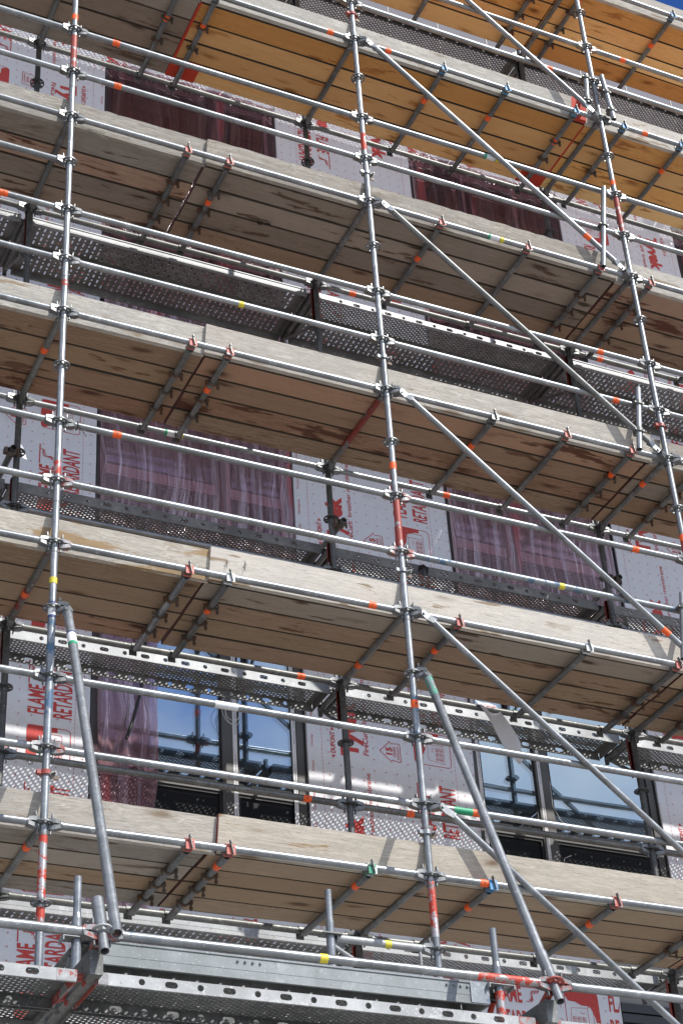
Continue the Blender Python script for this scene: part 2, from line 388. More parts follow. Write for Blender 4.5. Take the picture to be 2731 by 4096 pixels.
def ledger(bay, z, y=0., rear=False, stickers=(), red=(), mat=None):
    dk, rel = lname(z); side = 'rear' if rear else 'front'
    what = 'deck ledger tube' if rel == 'under' else 'guardrail tube'
    lab = f'{side} {what} {rel} the {lvl(z)} deck, {bayname(bay)}'
    t = thing('ledger_tube', lab, 'scaffold tube', (XS[bay], y, z), group=('rear' if rear else 'front')+' ledger tubes')
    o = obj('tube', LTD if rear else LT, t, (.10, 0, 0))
    if mat: paint(o, mat)
    heads(t, 0, WB, red=red)
    for x, k in stickers: sticker(t, x, k)
    return t

# ---------------------------------------------------------------- uprights
def standard(i, y, z0, z1, rear=False, patches=()):
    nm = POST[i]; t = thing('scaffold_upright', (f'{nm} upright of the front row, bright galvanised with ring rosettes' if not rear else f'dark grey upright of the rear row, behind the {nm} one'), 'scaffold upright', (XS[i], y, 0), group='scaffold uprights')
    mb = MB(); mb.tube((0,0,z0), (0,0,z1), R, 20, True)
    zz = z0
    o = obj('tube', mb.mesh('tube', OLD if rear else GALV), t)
    for a, b, m in patches:
        mb = MB(); mb.tube((0,0,a), (0,0,b), R+.0009, 20, cap=False)
        p = obj('painted_length', mb.mesh('painted_length', m), t); p['label'] = 'length of flaking paint'
    k = math.ceil(z0*2)
    while k*.5 <= z1:
        r_ = obj('rosette', ROS, t, (0, 0, k*.5))
        if rear: paint(r_, OLD)
        k += 1
    if not rear:
        for s in (.32, 1.92):   # spigot joints with pin holes
            zj = s
            while zj < z1:
                if zj > z0:
                    mb = MB(); mb.tube((0,0,zj), (0,0,zj+.012), R+.0016, 20, cap=False); obj('joint_collar', mb.mesh('joint_collar', GALV2), t)
                zj += 2.0
    return t
standard(0, 0, -4.3, 14)
s0 = standard(1, 0, -4.3, 14, patches=[(8.53, 8.93, REDHV), (1.53, 1.93, REDFL), (1.36, 1.47, REDFL), (6.03+.2, 6.03+.26, REDHV), (4.55, 4.66, REDFL), (2.55, 3.45, BLUFL)])
s1 = standard(2, 0, -4.3, 14, patches=[(4.55, 4.97, REDHV), (1.58, 1.97, REDFL), (8.6, 8.8, REDFL), (2.1+.9, 2.1+1.3, BLUFL)])
s2 = standard(3, 0, -4.3, 14, patches=[(8.53, 8.97, REDHV), (5.05, 5.2, REDHV)])
standard(4, 0, -4.3, 14)
for p, xs in ((s0, [(9.12, 'orange'), (3.68, 'yellow'), (3.42, 'navy')]), (s1, [(3.22, 'orange'), (5.24, 'orange')]), (s2, [(9.12, 'orange'), (5.18, 'orange')])):
    for z, k in xs: sticker(p, z, k, 'Z', R+.001)
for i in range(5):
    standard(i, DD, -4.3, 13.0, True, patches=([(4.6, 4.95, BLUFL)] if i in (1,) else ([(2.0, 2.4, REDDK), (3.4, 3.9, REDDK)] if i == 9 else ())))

# ---------------------------------------------------------------- ledgers
ST = {  # (bay, z): stickers on the tube
 (0, 7.5): [(1.95, 'orange')], (0, 7.0): [(2.05, 'orange')], (0, 4.0): [(2.1, 'orange')], (0, 3.0): [(2.1, 'orange')],
 (1, 9.0): [(.32, 'orange')], (1, 8.5): [(.34, 'orange')], (1, 5.0): [(.38, 'orange')], (1, 6.5): [(1.36, 'yellow')],
 (1, 10.0): [(2.30, 'orange')], (1, 7.0): [], (1, 4.0): [(2.27, 'orange')], (1, 3.0): [(1.10, 'silver')],
 (2, 10.5): [(2.05, 'orange')], (2, 10.0): [(.30, 'orange')], (2, 9.0): [(1.20, 'brand')], (2, 8.0): [(1.12, 'brand')],
 (2, 7.0): [(2.05, 'orange')], (2, 6.5): [(2.12, 'orange')], (2, 5.0): [(2.05, 'orange')], (2, 4.5): [(1.32, 'yellow')],
 (2, 2.5): [(.22, 'green')], (2, 2.0): [(.36, 'orange')],
 (3, 11.0): [(.38, 'orange')], (3, 10.0): [(.46, 'orange')], (3, 7.0): [(.42, 'orange')], (3, 6.0): [(.4, 'orange')]}
for bay in range(4):
    for z in (2., 2.5, 3., 4., 4.5, 5., 6., 6.5, 7., 7.5, 8., 8.5, 9., 10., 10.5, 11., 12.):
        if z == 7.5 and bay != 0: continue
        m = {(2, 4.5): BLUFL, (1, 3.0): None}.get((bay, z))
        ledger(bay, z, 0., False, ST.get((bay, z), ()), {(1, 4.5): (0, 1), (1, 4.0): (0,), (2, 4.5): (0,), (3, 11.0): (0,), (2, 5.0): (0,), (1, 2.5): (0,)}.get((bay, z), ()), m)
    for z in (2., 3., 4., 5., 6., 8., 10., 12.):
        ledger(bay, z, DD, True, {(1, 3.): [(2.2, 'orange')], (2, 3.): [(.45, 'orange')], (1, 6.): [(1.16, 'brand')], (2, 6.): [(1.05, 'orange')], (2, 9.): [], (3, 8.): [(.3, 'orange')], (1, 4.): [(2.2, 'orange')],
               (2, 8.): [(.32, 'orange')], (0, 4.): []}.get((bay, z), ()), (), GALV if (z in (6., 5.)) else None)

# ---------------------------------------------------------------- transoms
def clip(par, y):
    "rusty board retaining coupler round a transom"
    mb = MB(); mb.ring((0, y, 0), (0,1,0), .0245, .034, .022, 14); mb.box(.026, .058, y-.014, y+.014, -.018, .010); mb.box(-.052, -.028, y-.010, y+.010, -.022, .006)
    mb.tube((.048, y, -.055), (.048, y, .02), .007, 8); mb.tube((.048, y, -.048), (.048, y, -.032), .014, 6)
    mb.tube((-.044, y, -.04), (-.044, y, .01), .006, 8)
    obj('board_coupler', mb.mesh('board_coupler', RUST), par)
def mk_clampmesh():
    mb = MB(); mb.ring((0,0,0), (1,0,0), .0250, .0305, .058, 14, PI*.02, PI*1.12)
    # apron down the front of the ledger and its lower flap
    mb.box(-.029, .029, -.034, -.029, -.052, -.004); mb.box(-.029, .029, .020, .026, -.045, .01)
    return mb.mesh('saddle_clamp', CAST)
CLAMP = mk_clampmesh()
mb = MB(); M = Matrix.Rotation(math.radians(-12), 4, 'Y'); mb.box(-.003, .003, -.050, -.030, -.05, .030, M); mb.box(-.0035, .0035, -.056, -.028, .020, .040, M); CW = mb.mesh('wedge', GALV2)
mb = MB(); mb.box(-.028, .028, -.006, .05, -.034, .0); mb.box(-.030, .030, .046, .056, -.040, .022); TB = mb.mesh('bracket', GALV2)
def transom_mid(x, k, colr, clips=(), st=None, tone=None):
    z = 2.*k
    t = thing('deck_support_tube', '', 'scaffold tube', (x, 0, z), group='intermediate tubes under the decks')
    b = 0 if x < 0 else (1 if x < 2.5 else (2 if x < 5.1 else 3))
    if not hasattr(transom_mid, 'n'): transom_mid.n = {}
    n = transom_mid.n.get((k, b), 0); transom_mid.n[(k, b)] = n+1
    cw = {'steel': 'bare metal', 'red': 'red', 'blue': 'blue', 'white': 'white', 'green': 'green-white'}[colr]
    t['label'] = f'cross tube under {lvl(z)} deck, {["leftmost","second","third","fourth"][n]} {bayname(b)}, with {cw} hook clamp'
    mb = MB(); mb.tube((0, .045, -.030), (0, DD-.03, -.030), R, 18, True)
    o = obj('tube', mb.mesh('tube', tone or GALV2), t)
    c = obj('saddle_clamp', CLAMP, t); paint(c, CLR[colr]); w = obj('wedge', CW, c); obj('end_bracket', TB, t)
    c = obj('saddle_clamp', CLAMP, t, (0, DD, 0), (0, 0, PI)); paint(c, GALV2)
    for y in clips:
        g = link(bpy.data.objects.new('clip_frame', None)); bpy.data.objects.remove(g)
        clipo = MB(); 
        clip_at(t, y)
    if st: 
        s = MB(); s.tube((0, st, -.030), (0, st+.06, -.030), R+.0011, 20, cap=False); obj('orange_sticker', s.mesh('orange_sticker', ORG), t)
    return t
def clip_mesh():
    mb = MB(); mb.ring((0,0,0), (0,1,0), .0245, .034, .022, 14); mb.box(.026, .056, -.014, .014, -.018, .012); mb.box(-.052, -.028, -.010, .010, -.022, .008)
    mb.tube((.047, 0, -.058), (.047, 0, .02), .0065, 8); mb.tube((.047, 0, -.050), (.047, 0, -.034), .013, 6)
    mb.tube((-.044, 0, -.042), (-.044, 0, .012), .006, 8); return mb.mesh('board_coupler', RUST)
CLIP = clip_mesh()
def clip_at(t, y, x=0, z=-.030): obj('board_coupler', CLIP, t, (x, y, z), (0, 0, rnd.uniform(-.1, .1)))
C4 = (.345, .565, .785)
MID = {1: [(.913, 'red', C4, None), (1.18, 'red', C4, .16), (2.145, 'green', (), .18), (3.021, 'blue', (), .28), (3.975, 'red', (), .3), (4.80, 'red', (.36, .6), None), (5.42, 'red', C4, None)],
       2: [(.932, 'red', C4, None), (1.227, 'white', C4, .36), (2.989, 'red', (), .33), (4.065, 'white', (), None), (4.854, 'red', C4, None), (5.40, 'red', C4, None), (6.3, 'red', (), None)],
       3: [(.98, 'red', C4, None), (1.273, 'red', C4, .40), (3.511, 'steel', (), .33), (4.177, 'red', (), None), (4.794, 'red', C4, .28), (5.44, 'red', C4, None), (6.4, 'red', (), None)],
       4: [(.965, 'red', C4, None), (1.32, 'red', C4, .42), (3.245, 'red', (), .40), (4.086, 'red', (), None), (4.814, 'red', C4, None), (5.338, 'red', C4, None), (6.35, 'red', (), None)],
       5: [(.93, 'steel', (.36, .62), .33), (1.255, 'steel', (.35, .6), .30), (3.466, 'blue', (), .35), (4.125, 'blue', (), .32), (4.865, 'blue', (.38, .62), .35), (5.398, 'blue', (.6,), None), (6.049, 'blue', (), .30), (6.9, 'blue', (), .3)],
       6: [(3.86, 'steel', (), None), (4.83, 'steel', C4, .1), (5.31, 'steel', C4, .15), (6.33, 'blue', (), .36), (7.2, 'blue', (), .3)]}
for k, L in MID.items():
    for x, c, cl, st in L: transom_mid(x, k, c, cl, st, GALV if (k, round(x, 2)) in ((2, .93),) else None)
TRM = {(2, 1): REDST, (3, 2): REDST}
for i in range(5):
    for k in range(1, 7):
        z = 2.*k
        t = thing('transom_tube', f'cross tube under the {lvl(z)} deck at the {POST[i]} upright' + (', streaked with red paint' if (k, i) in ((2,1),(3,2)) else ''), 'scaffold tube', (XS[i], 0, z), group='cross tubes at the uprights')
        mb = MB(); mb.tube((0, .10, 0), (0, DD-.10, 0), R, 18, True)
        obj('tube', mb.mesh('tube', TRM.get((k, i)) or GALV2), t); heads(t, 0, DD, 'Y')
        st = {(3, 1): .42, (2, 1): .62, (1, 1): .30, (5, 1): .45, (4, 2): .0, (2, 2): .75, (1, 2): 0, (3, 3): .33}.get((k, i))
        if st: sticker(t, st, 'orange', 'Y')

# ---------------------------------------------------------------- braces
def brace(b, ztop, stick=None):
    t = thing('diagonal_brace', f'long diagonal brace falling rightward from the {POST[b]} upright above the {lvl(ztop)} deck', 'scaffold brace', (XS[b], 0, ztop), group='diagonal braces')
    a = Vector((.115, -.045, -.015)); e = Vector((WB-.115, -.045, -2.+.035)); d = (e-a).normalized()
    mb = MB(); mb.tube(a+d*.09, e-d*.09, R*.96, 18, False); obj('tube', mb.mesh('tube', GALV2 if ztop in (8.,) else GALV), t)
    for p, s in ((a, 1), (e, -1)):
        mb = MB(); q = p + d*s*.10; ax = Vector((0,1,0)).cross(d)
        # flattened tongue
        vs = []
        for pt, w, h in ((p - d*s*.02, .022, .004), (p + d*s*.045, .026, .005), (q, .0235, .0235)):
            for u, v in ((-1,-1), (1,-1), (1,1), (-1,1)): vs.append(pt + ax*u*w + Vector((0,1,0))*v*h)
        F = [(3,2,1,0) , (8,9,10,11)]
        for r_ in range(2):
            for c in range(4): F.append((4*r_+c, 4*r_+(c+1) % 4, 4*r_+4+(c+1) % 4, 4*r_+4+c))
        mb.add(vs, F); mb.tube(p+Vector((0,-.014,0)), p+Vector((0,.02,0)), .010, 10)
        obj('brace_tongue', mb.mesh('brace_tongue', GALV), t)
        h = obj('wedge_head', HEAD, t, (0 if s > 0 else WB, 0, 0 if s > 0 else -2.), (0, 0, -.38 if s > 0 else PI+.38)); obj('wedge', WEDGE, h)
    if stick:
        M = Matrix.Translation(a + d*stick) @ Vector((1,0,0)).rotation_difference(d).to_matrix().to_4x4()
        mb = MB(); mb.tube(M @ Vector((0,0,0)), M @ Vector((.07,0,0)), R+.0011, 20, cap=False); obj('orange_sticker', mb.mesh('orange_sticker', ORG), t)
    return t
brace(2, 12.); brace(2, 10., 2.60); brace(2, 8.); brace(2, 6., 2.68); brace(2, 4.); brace(2, 2.5)
brace(3, 6.)

# ---------------------------------------------------------------- timber decks
BJ = [-2.80, 1.118, 5.018, 8.93]          # joints between board lengths
def wear(k, s):
    if k <= 1: return W_LOW
    if k == 2: return W_LOW2 if s == 1 else W_LOW
    if k == 3: return W_LOW2
    if k == 4: return W_OLD if s == 0 else W_MID
    if k == 5: return W_OLD if s == 0 else W_NEW
    return W_NEW
ORD = ['front', 'second', 'third', 'rear']
SEG = ['left run', 'middle run', 'right run']
jj = {1: (1.080, 5.05), 2: (1.095, 4.985), 3: (1.125, 5.02), 4: (1.150, 5.038), 5: (1.145, 5.057), 6: (1.1, 5.105)}
for k in range(1, 7):
    z = 2.*k; J = [BJ[0], jj[k][0], jj[k][1], BJ[3]]
    for s in range(3):
        y = .13
        for b in range(4):
            w = .2215; gap = rnd.choice((.0045, .0055, .007)) if k not in (3, 4) else rnd.choice((.006, .008, .012))
            m = wear(k, s)
            if k == 4 and s == 0 and b == 3: m = W_OLD
            elif k == 4 and s == 0: m = W_MID
            jr = .002 if k >= 5 else .012
            if m is W_NEW: m = rnd.choice((W_NEW, W_NEW, W_HONEY))
            elif m is W_OLD: m = rnd.choice((W_OLD, W_GREY, W_OLD))
            elif m is W_MID: m = rnd.choice((W_MID, W_RED, W_MID, W_LOW2, W_GREY))
            else: m = rnd.choice((m, m, W_GREY, W_RED, W_BLOND, W_LOW2))
            x0, x1 = J[s] + .003 + rnd.uniform(0, jr), J[s+1] - .003 - rnd.uniform(0, jr)
            mb = MB(); h = .038; L = x1-x0
            # board slightly cupped along its length: 12 stations with small wander, bevelled lower edges
            n = 14; vs = []; e = .007; amp = rnd.uniform(.0008, .0025); ph = rnd.uniform(0, 6)
            for q in range(n+1):
                xx = L*q/n; dy = amp*math.sin(ph+xx*1.9); dz = .0015*math.sin(ph*2+xx*1.3)+.0015
                ya, yb = dy + .0, w-gap+dy*.6
                vs += [(xx, ya+e, dz), (xx, yb-e, dz), (xx, yb, e+dz), (xx, yb, h), (xx, ya, h), (xx, ya, e+dz)]
            F = [(5,4,3,2,1,0), tuple(n*6+i for i in range(6))]
            for q in range(n):
                for c in range(6): F.append((q*6+c, q*6+(c+1) % 6, q*6+6+(c+1) % 6, q*6+6+c))
            mb.add(vs, F)
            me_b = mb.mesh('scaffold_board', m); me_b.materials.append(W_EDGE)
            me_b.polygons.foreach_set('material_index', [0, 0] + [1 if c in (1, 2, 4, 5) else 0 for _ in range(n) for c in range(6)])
            tone = {W_NEW: 'fresh orange', W_OLD: 'weathered grey-brown', W_MID: 'reddish stained', W_LOW: 'pale brown', W_LOW2: 'brown', W_GREY: 'greyed', W_RED: 'reddish', W_BLOND: 'blond', W_HONEY: 'dark honey'}[m]
            o = obj('scaffold_board', me_b, None, (x0, y, z+.012))
            if (k in (5,) and s == 1) or (k == 6 and s == 2) or (k in (2, 3) and b == 1):
                pass
            tag(o, f'{tone} board of the {lvl(z)} deck, {ORD[b]} of four side by side, {SEG[s]}', 'scaffold board', 'boards of the ' + lvl(z) + ' deck')
            if k == 5 and s == 1:
                for (xa, xb) in (((.0, .27) if b == 3 else (.0, .02)), ((L-.27, L) if b == 3 else (L-.012, L))):
                    pe = MB(); pe.box(xa-.001, xb+.001, -.001, w-gap+.001, -.002, h+.001); q = obj('painted_end', pe.mesh('painted_end', REDP), o); q['label'] = 'red painted board end'
            elif k in (1, 2, 3, 4, 6) and s in (1, 2):
                pe = MB(); pe.box(-.0015, .0035, .002, w-gap-.002, -.0005, h+.001); q = obj('painted_end', pe.mesh('painted_end', REDED), o)
            y += w
def toe(k, s, x0, x1, mat, yf, label, top=.225, redend=None, dark=False):
    "toe board on edge, leaning against the uprights"
    z = 2.*k; n = 26; L = x1-x0; mb = MB(); vs = []
    jag = .010 if mat in (T_GREY, T_TAN) and k == 4 else .002
    for q in range(n*2+1):
        xx = L*q/(n*2); t = top + rnd.uniform(-jag, jag*.3)
        for (yy, zz) in ((.055, .0), (.093, .0), (.040, t), (.002, t)): vs.append((xx, yy+yf, zz))
    m = n*2; F = [(0,3,2,1), tuple(4*m+i for i in range(4))]
    for q in range(m):
        for c in range(4): F.append((4*q+(c+1) % 4, 4*q+c, 4*q+4+c, 4*q+4+(c+1) % 4))
    mb.add(vs, F); o = obj('toe_board', mb.mesh('toe_board', mat), None, (x0, 0, z+.006))
    tag(o, label, 'toe board', 'toe boards on edge along the decks')
    if redend == 'L':
        pe = MB(); pe.add([(-.0015,.055+yf,0),(-.0015,.093+yf,0),(-.0015,.040+yf,top),(-.0015,.002+yf,top),(.004,.0545+yf,0),(.004,.0935+yf,0),(.004,.0405+yf,top),(.004,.0015+yf,top)],
            [(0,3,2,1),(4,5,6,7),(0,1,5,4),(1,2,6,5),(2,3,7,6),(3,0,4,7)]); obj('painted_end', pe.mesh('painted_end', REDDK), o)
    if redend == 'R':
        pe = MB(); a, b = L-.16, L+.002
        pe.add([(a,.054+yf,-.001),(a,.094+yf,-.001),(a,.041+yf,top+.001),(a,.001+yf,top+.001),(b,.054+yf,-.001),(b,.094+yf,-.001),(b,.041+yf,top+.001),(b,.001+yf,top+.001)],
            [(0,3,2,1),(4,5,6,7),(0,1,5,4),(1,2,6,5),(2,3,7,6),(3,0,4,7)]); obj('painted_end', pe.mesh('painted_end', REDP), o)
    return o
YT = .028
TM = {1: (T_PALE, T_TAN, T_PALE), 2: (T_RUFF, T_PALE, T_PALE), 3: (T_PALE, T_PALE, T_GREY), 4: (T_GREY, T_GREY, T_PALE), 5: (T_GREY, T_PALE, T_PALE), 6: (T_PALE, T_PALE, T_PALE)}
TJ = {1: 1.135, 2: 1.120, 3: 1.118, 4: 1.160, 5: 1.15, 6: 1.12}
desc = {T_PALE: 'pale clean', T_TAN: 'tan rough-sawn', T_RUFF: 'flaking brown-stained', T_GREY: 'grey weathered'}
for k in range(1, 7):
    for s, (a, b) in enumerate(((-2.8, TJ[k]), (TJ[k]-.012, 5.03), (5.045, 8.9))):
        m = TM[k][s]; fw = -.028 if (s == 1) else 0.
        toe(k, s, a, b, m, YT + fw*.0 + (-.012 if s == 1 else 0.012), f'{desc[m]} toe board on edge along the {lvl(2.*k)} deck, {["left","middle","right"][s]} length', .232 if (s == 1 and k in (1, 2, 3)) else .218, 'L' if s == 1 and k in (1,) else ('R' if (s == 1 and k == 5) else None))
# stamped name along the foot of one toe board
vs, fs = text_polys('CUMISKEY', .030, .01, 1.5); mb = MB(); mb.add([(.10+u, YT+.059-.0+.004-(v+.006)*.22, 8.010+v) for u, v in vs], fs)
tb = [o for o in col.objects if o.name.startswith('toe_board') and 'left length' in o['label'] and 'fourth' in o['label']][0]
o = obj('stamped_name', mb.mesh('stamped_name', plain('faded_stamp_ink', (.22, .2, .17), .9)), tb, (-tb.location.x, 0, -tb.location.z))

# half couplers that hold the toe boards against the uprights
def half_coupler(x, y, z, rz, label, red=False, to='upright'):
    t = thing('tube_coupler', label, 'scaffold coupler', (x, y, z), (0, 0, rz), 'forged couplers on the uprights')
    mb = MB(); mb.ring((0,0,0), (0,0,1), .0248, .036, .030, 16); mb.box(-.060, -.030, -.012, .016, -.013, .013); mb.box(.030, .055, -.014, .018, -.015, .015)
    obj('clamp_band', mb.mesh('clamp_band', REDHV if red else GALV), t)
    mb = MB(); mb.tube((.046, -.045, 0), (.046, .03, 0), .007, 10); mb.tube((.046, -.030, 0), (.046, -.016, 0), .014, 6); obj('bolt', mb.mesh('bolt', GALV2), t)
    mb = MB(); mb.box(-.03, .10, .026, .034, -.012, .012); obj('board_plate', mb.mesh('board_plate', RUST), t)
for k, (zz) in {1: .30, 2: .34, 3: .32, 4: .33, 5: .34}.items():
    half_coupler(XS[2], 0, 2.*k+zz, .15, f'forged coupler on the middle upright just above the {lvl(2.*k)} deck toe board', k in (5,))
half_coupler(XS[3], 0, 6.34, .1, 'red coupler on the right upright just above the third deck toe board', True)
half_coupler(XS[1], 0, 2.33, .1, 'red coupler on the left upright just above the lowest deck toe board', True)

def short_tube(name, a, b, label, mat=GALV, cz=()):
    t = thing(name, label, 'scaffold tube', a, group='short upright tubes clamped to the guardrails'); a, b = Vector(a), Vector(b)
    mb = MB(); mb.tube((0,0,0), b-a, R, 18, True); obj('tube', mb.mesh('tube', mat), t)
    d = (b-a).normalized()
    for c in cz:
        p = d*c; mb = MB(); mb.ring(p, d, .0248, .036, .036, 16); mb.box(p.x-.02, p.x+.02, .02, .062, p.z-.018, p.z+.018); mb.tube(p+Vector((.035,-.02,0)), p+Vector((.035,.05,0)), .010, 8); mb.tube(p+Vector((-.04,-.02,0)), p+Vector((-.04,.03,0)), .008, 8)
        obj('swivel_coupler', mb.mesh('swivel_coupler', GALV2), t)
short_tube('clamped_tube', (4.813, -.058, 7.97), (4.982, -.058, 8.99), 'short leaning tube clamped to guardrails above the fourth deck, left of the right upright', GALV, (.53,))
short_tube('clamped_tube', (4.835, -.058, 5.98), (4.937, -.058, 6.64), 'short leaning tube clamped to guardrail above the third deck, left of the right upright', GALV, (.50, .2))
short_tube('clamped_tube', (4.88, -.058, 4.02), (4.985, -.058, 4.63), 'short leaning tube clamped to guardrail above the second deck near the right edge', GALV, (.48,))
short_tube('clamped_tube', (4.985, -.058, 10.10), (5.026, -.058, 10.50), 'short tube with red coupler hanging under a guardrail by the right upright', GALV, (.36, .04))
short_tube('clamped_tube', (5.235, -.085, 9.95), (5.19, -.085, 10.53), 'open-ended short tube clamped just right of the right upright', GALV, (.36, .12))

# ---------------------------------------------------------------- perforated steel decks
def perf_plate(mb, L, Wd, kind, z=0., t=.0022, y0=0.):
    if kind == 'slot': cw, ch, mx = .050, .0560, .06
    elif kind == 'small': cw, ch, mx = .070, .0590, .06
    else: cw, ch, mx = .0262, .0345, .05
    nx = int((L-2*mx)/cw); ny = int(round((Wd-.026)/ch)); X0 = (L-nx*cw)/2; Y0 = y0 + (Wd-ny*ch)/2
    def sheet(x0, x1, ya, yb): mb.add([(x0,ya,z),(x1,ya,z),(x1,yb,z),(x0,yb,z),(x0,ya,z+t),(x1,ya,z+t),(x1,yb,z+t),(x0,yb,z+t)], [(0,3,2,1),(4,5,6,7)])
    sheet(0, X0, y0, y0+Wd); sheet(X0+nx*cw, L, y0, y0+Wd); sheet(X0, X0+nx*cw, y0, Y0); sheet(X0, X0+nx*cw, Y0+ny*ch, y0+Wd)
    for i in range(nx):
        for j in range(ny):
            xc, yc = X0+(i+.5)*cw, Y0+(j+.5)*ch; off = 0
            if kind == 'slot':
                big = (i+j) % 2 == 0; rx, ry = (.0085, .0225) if big else (.0085, .0095)
            elif kind == 'small': rx, ry = .010, .0095; off = .011 if i % 2 else -.011
            else: rx = ry = .0086; off = (ch*.24 if i % 2 else -ch*.24)
            c8 = [(-1,-1),(0,-1),(1,-1),(1,0),(1,1),(0,1),(-1,1),(-1,0)]; vs = []
            for zz in (z, z+t):
                for a, b in c8: vs.append((xc+a*cw/2, yc+b*ch/2, zz))
                for q, (a, b) in enumerate(c8):
                    an = math.radians(225+45*q)
                    if ry > rx*1.5: hx, hy = rx*math.cos(an), math.copysign(ry-rx, math.sin(an)) * (1 if abs(math.sin(an)) > .1 else 0) + rx*math.sin(an)
                    else: hx, hy = rx*math.cos(an)*1.04, ry*math.sin(an)*1.04
                    vs.append((xc+hx, yc+off+hy, zz))
            F = []
            for q in range(8):
                r_ = (q+1) % 8
                F += [(q, 8+q, 8+r_, r_), (16+q, 16+r_, 24+r_, 24+q), (8+q, 24+q, 24+r_, 8+r_)]
            mb.add(vs, F)
def rail_mesh(L, h, holes, t=.003):
    "vertical side rail in the XZ plane, top at z=0, with alternating round and oblong holes"
    mb = MB()
    if not holes:
        mb.box(0, L, 0, t, -h, 0); mb.box(0, L, -.006, .010, -.006, .004); mb.box(0, L, -.004, .012, -h-.003, -h+.004)
        mb.box(0, L, -.0015, .0, -h*.62, -h*.50)
        return mb
    cw = .155; n = int((L-.2)/cw); X0 = (L-n*cw)/2
    mb.box(0, X0, 0, t, -h, 0); mb.box(X0+n*cw, L, 0, t, -h, 0)
    for i in range(n):
        xc = X0+(i+.5)*cw; zc = -h*.47; rx, rz = (.034, .017) if i % 2 else (.016, .017); c8 = [(-1,-1),(0,-1),(1,-1),(1,0),(1,1),(0,1),(-1,1),(-1,0)]
        m = 16; vs = []
        for yy in (0, t):
            for q in range(m):
                an = 2*PI*q/m; cx, cz = math.cos(an), math.sin(an); s_ = max(abs(cx), abs(cz)); vs.append((xc+cx/s_*cw/2, yy, zc+(cz/s_)*(h+zc if cz < 0 else -zc)))
            for q in range(m):
                an = 2*PI*q/m; cx, cz = math.cos(an), math.sin(an); ex = (rx-rz)*(1 if cx > .01 else (-1 if cx < -.01 else 0)) if rx > rz else 0
                vs.append((xc+ex+rz*cx, yy, zc+rz*cz))
        F = []
        for q in range(m):
            r_ = (q+1) % m; F += [(q, m+q, m+r_, r_), (2*m+q, 2*m+r_, 3*m+r_, 3*m+q), (m+q, 3*m+q, 3*m+r_, m+r_)]
        mb.add(vs, F)
    mb.box(0, L, t-.0005, .014, -.0030, .0); mb.box(0, L, t-.0005, .012, -h-.0002, -h+.003)
    return mb
DK = {}
def deck_meshes(kind, L, Wd, h, plate, rail):
    key = (kind, L, Wd, h, plate.name, rail.name)
    if key not in DK:
        mb = MB(); perf_plate(mb, L, Wd-.02, kind, -.0052, y0=.010); p = mb.mesh('perforated_plate', plate)
        solid = kind in ('slot', 'small')
        r_ = rail_mesh(L, h, not solid)
        if kind == 'slot':     # little square notches show daylight under a slotted deck's rail
            pass
        rm = r_.mesh('side_rail', rail)
        mb = MB(); mb.box(0, .004, .012, Wd-.012, -h+.006, -.007); mb.box(-.030, .0, .012, Wd-.012, -.030, -.026)
        for yy in (.045, Wd-.075): mb.box(-.055, -.0, yy, yy+.03, -.034, .002); mb.box(-.062, -.055, yy, yy+.03, -.055, .0)
        DK[key] = (p, rm, mb.mesh('end_hook', rail))
    return DK[key]
def steel_deck(x, y, z, kind, label, L=2.47, Wd=.32, h=.072, plate=PLATED, rail=PLATE, rail2=None, endm=None):
    p, r_, e = deck_meshes(kind, L, Wd, h, plate, rail)
    t = thing('steel_deck', label, 'steel deck', (x, y, z), group='perforated steel decks')
    obj('perforated_plate', p, t); obj('side_rail', r_, t); q = obj('side_rail', r_, t, (L, Wd, 0), (0, 0, PI)); paint(q, rail2 or PLATED)
    a = obj('end_hook', e, t); b = obj('end_hook', e, t, (L, Wd, 0), (0, 0, PI))
    paint(a, endm or PLATED); paint(b, endm or PLATED)
    return t
O = .051
def inner(bay, z, y, kind, note, **k):
    return steel_deck(XS[bay]+O, y, z, kind, note, **k)
where = ['at the left edge', 'between left and middle uprights', 'between middle and right uprights', 'right of the right upright']
for b in range(4):
    w = where[b]
    inner(b, 7.99, DD+.085, 'round' if b == 2 else 'slot', f'nearer steel deck with bright edge behind the fourth timber deck, {w}')
    inner(b, 7.99, DD+.085+.332, 'slot', f'farther slotted steel deck behind the fourth timber deck, {w}', rail=PLATED)
    inner(b, 4.04, DD+.11, 'round', f'single steel deck behind the second timber deck, {w}')
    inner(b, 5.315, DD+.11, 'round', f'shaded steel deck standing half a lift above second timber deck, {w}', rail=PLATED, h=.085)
    inner(b, 2.035, DD+.11, 'slot' if b in (0, 1) else 'round', f'steel deck behind the lowest timber deck, {w}')
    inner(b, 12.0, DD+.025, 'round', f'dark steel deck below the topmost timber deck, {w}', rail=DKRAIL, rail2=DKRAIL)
steel_deck(XS[4]+O, DD+.025, 12.0, 'round', 'added unseen steel deck keeping sun off the wall, beyond the outermost right upright', rail=DKRAIL, rail2=DKRAIL)  # out of view, added to block a sunlit patch on the upper wall
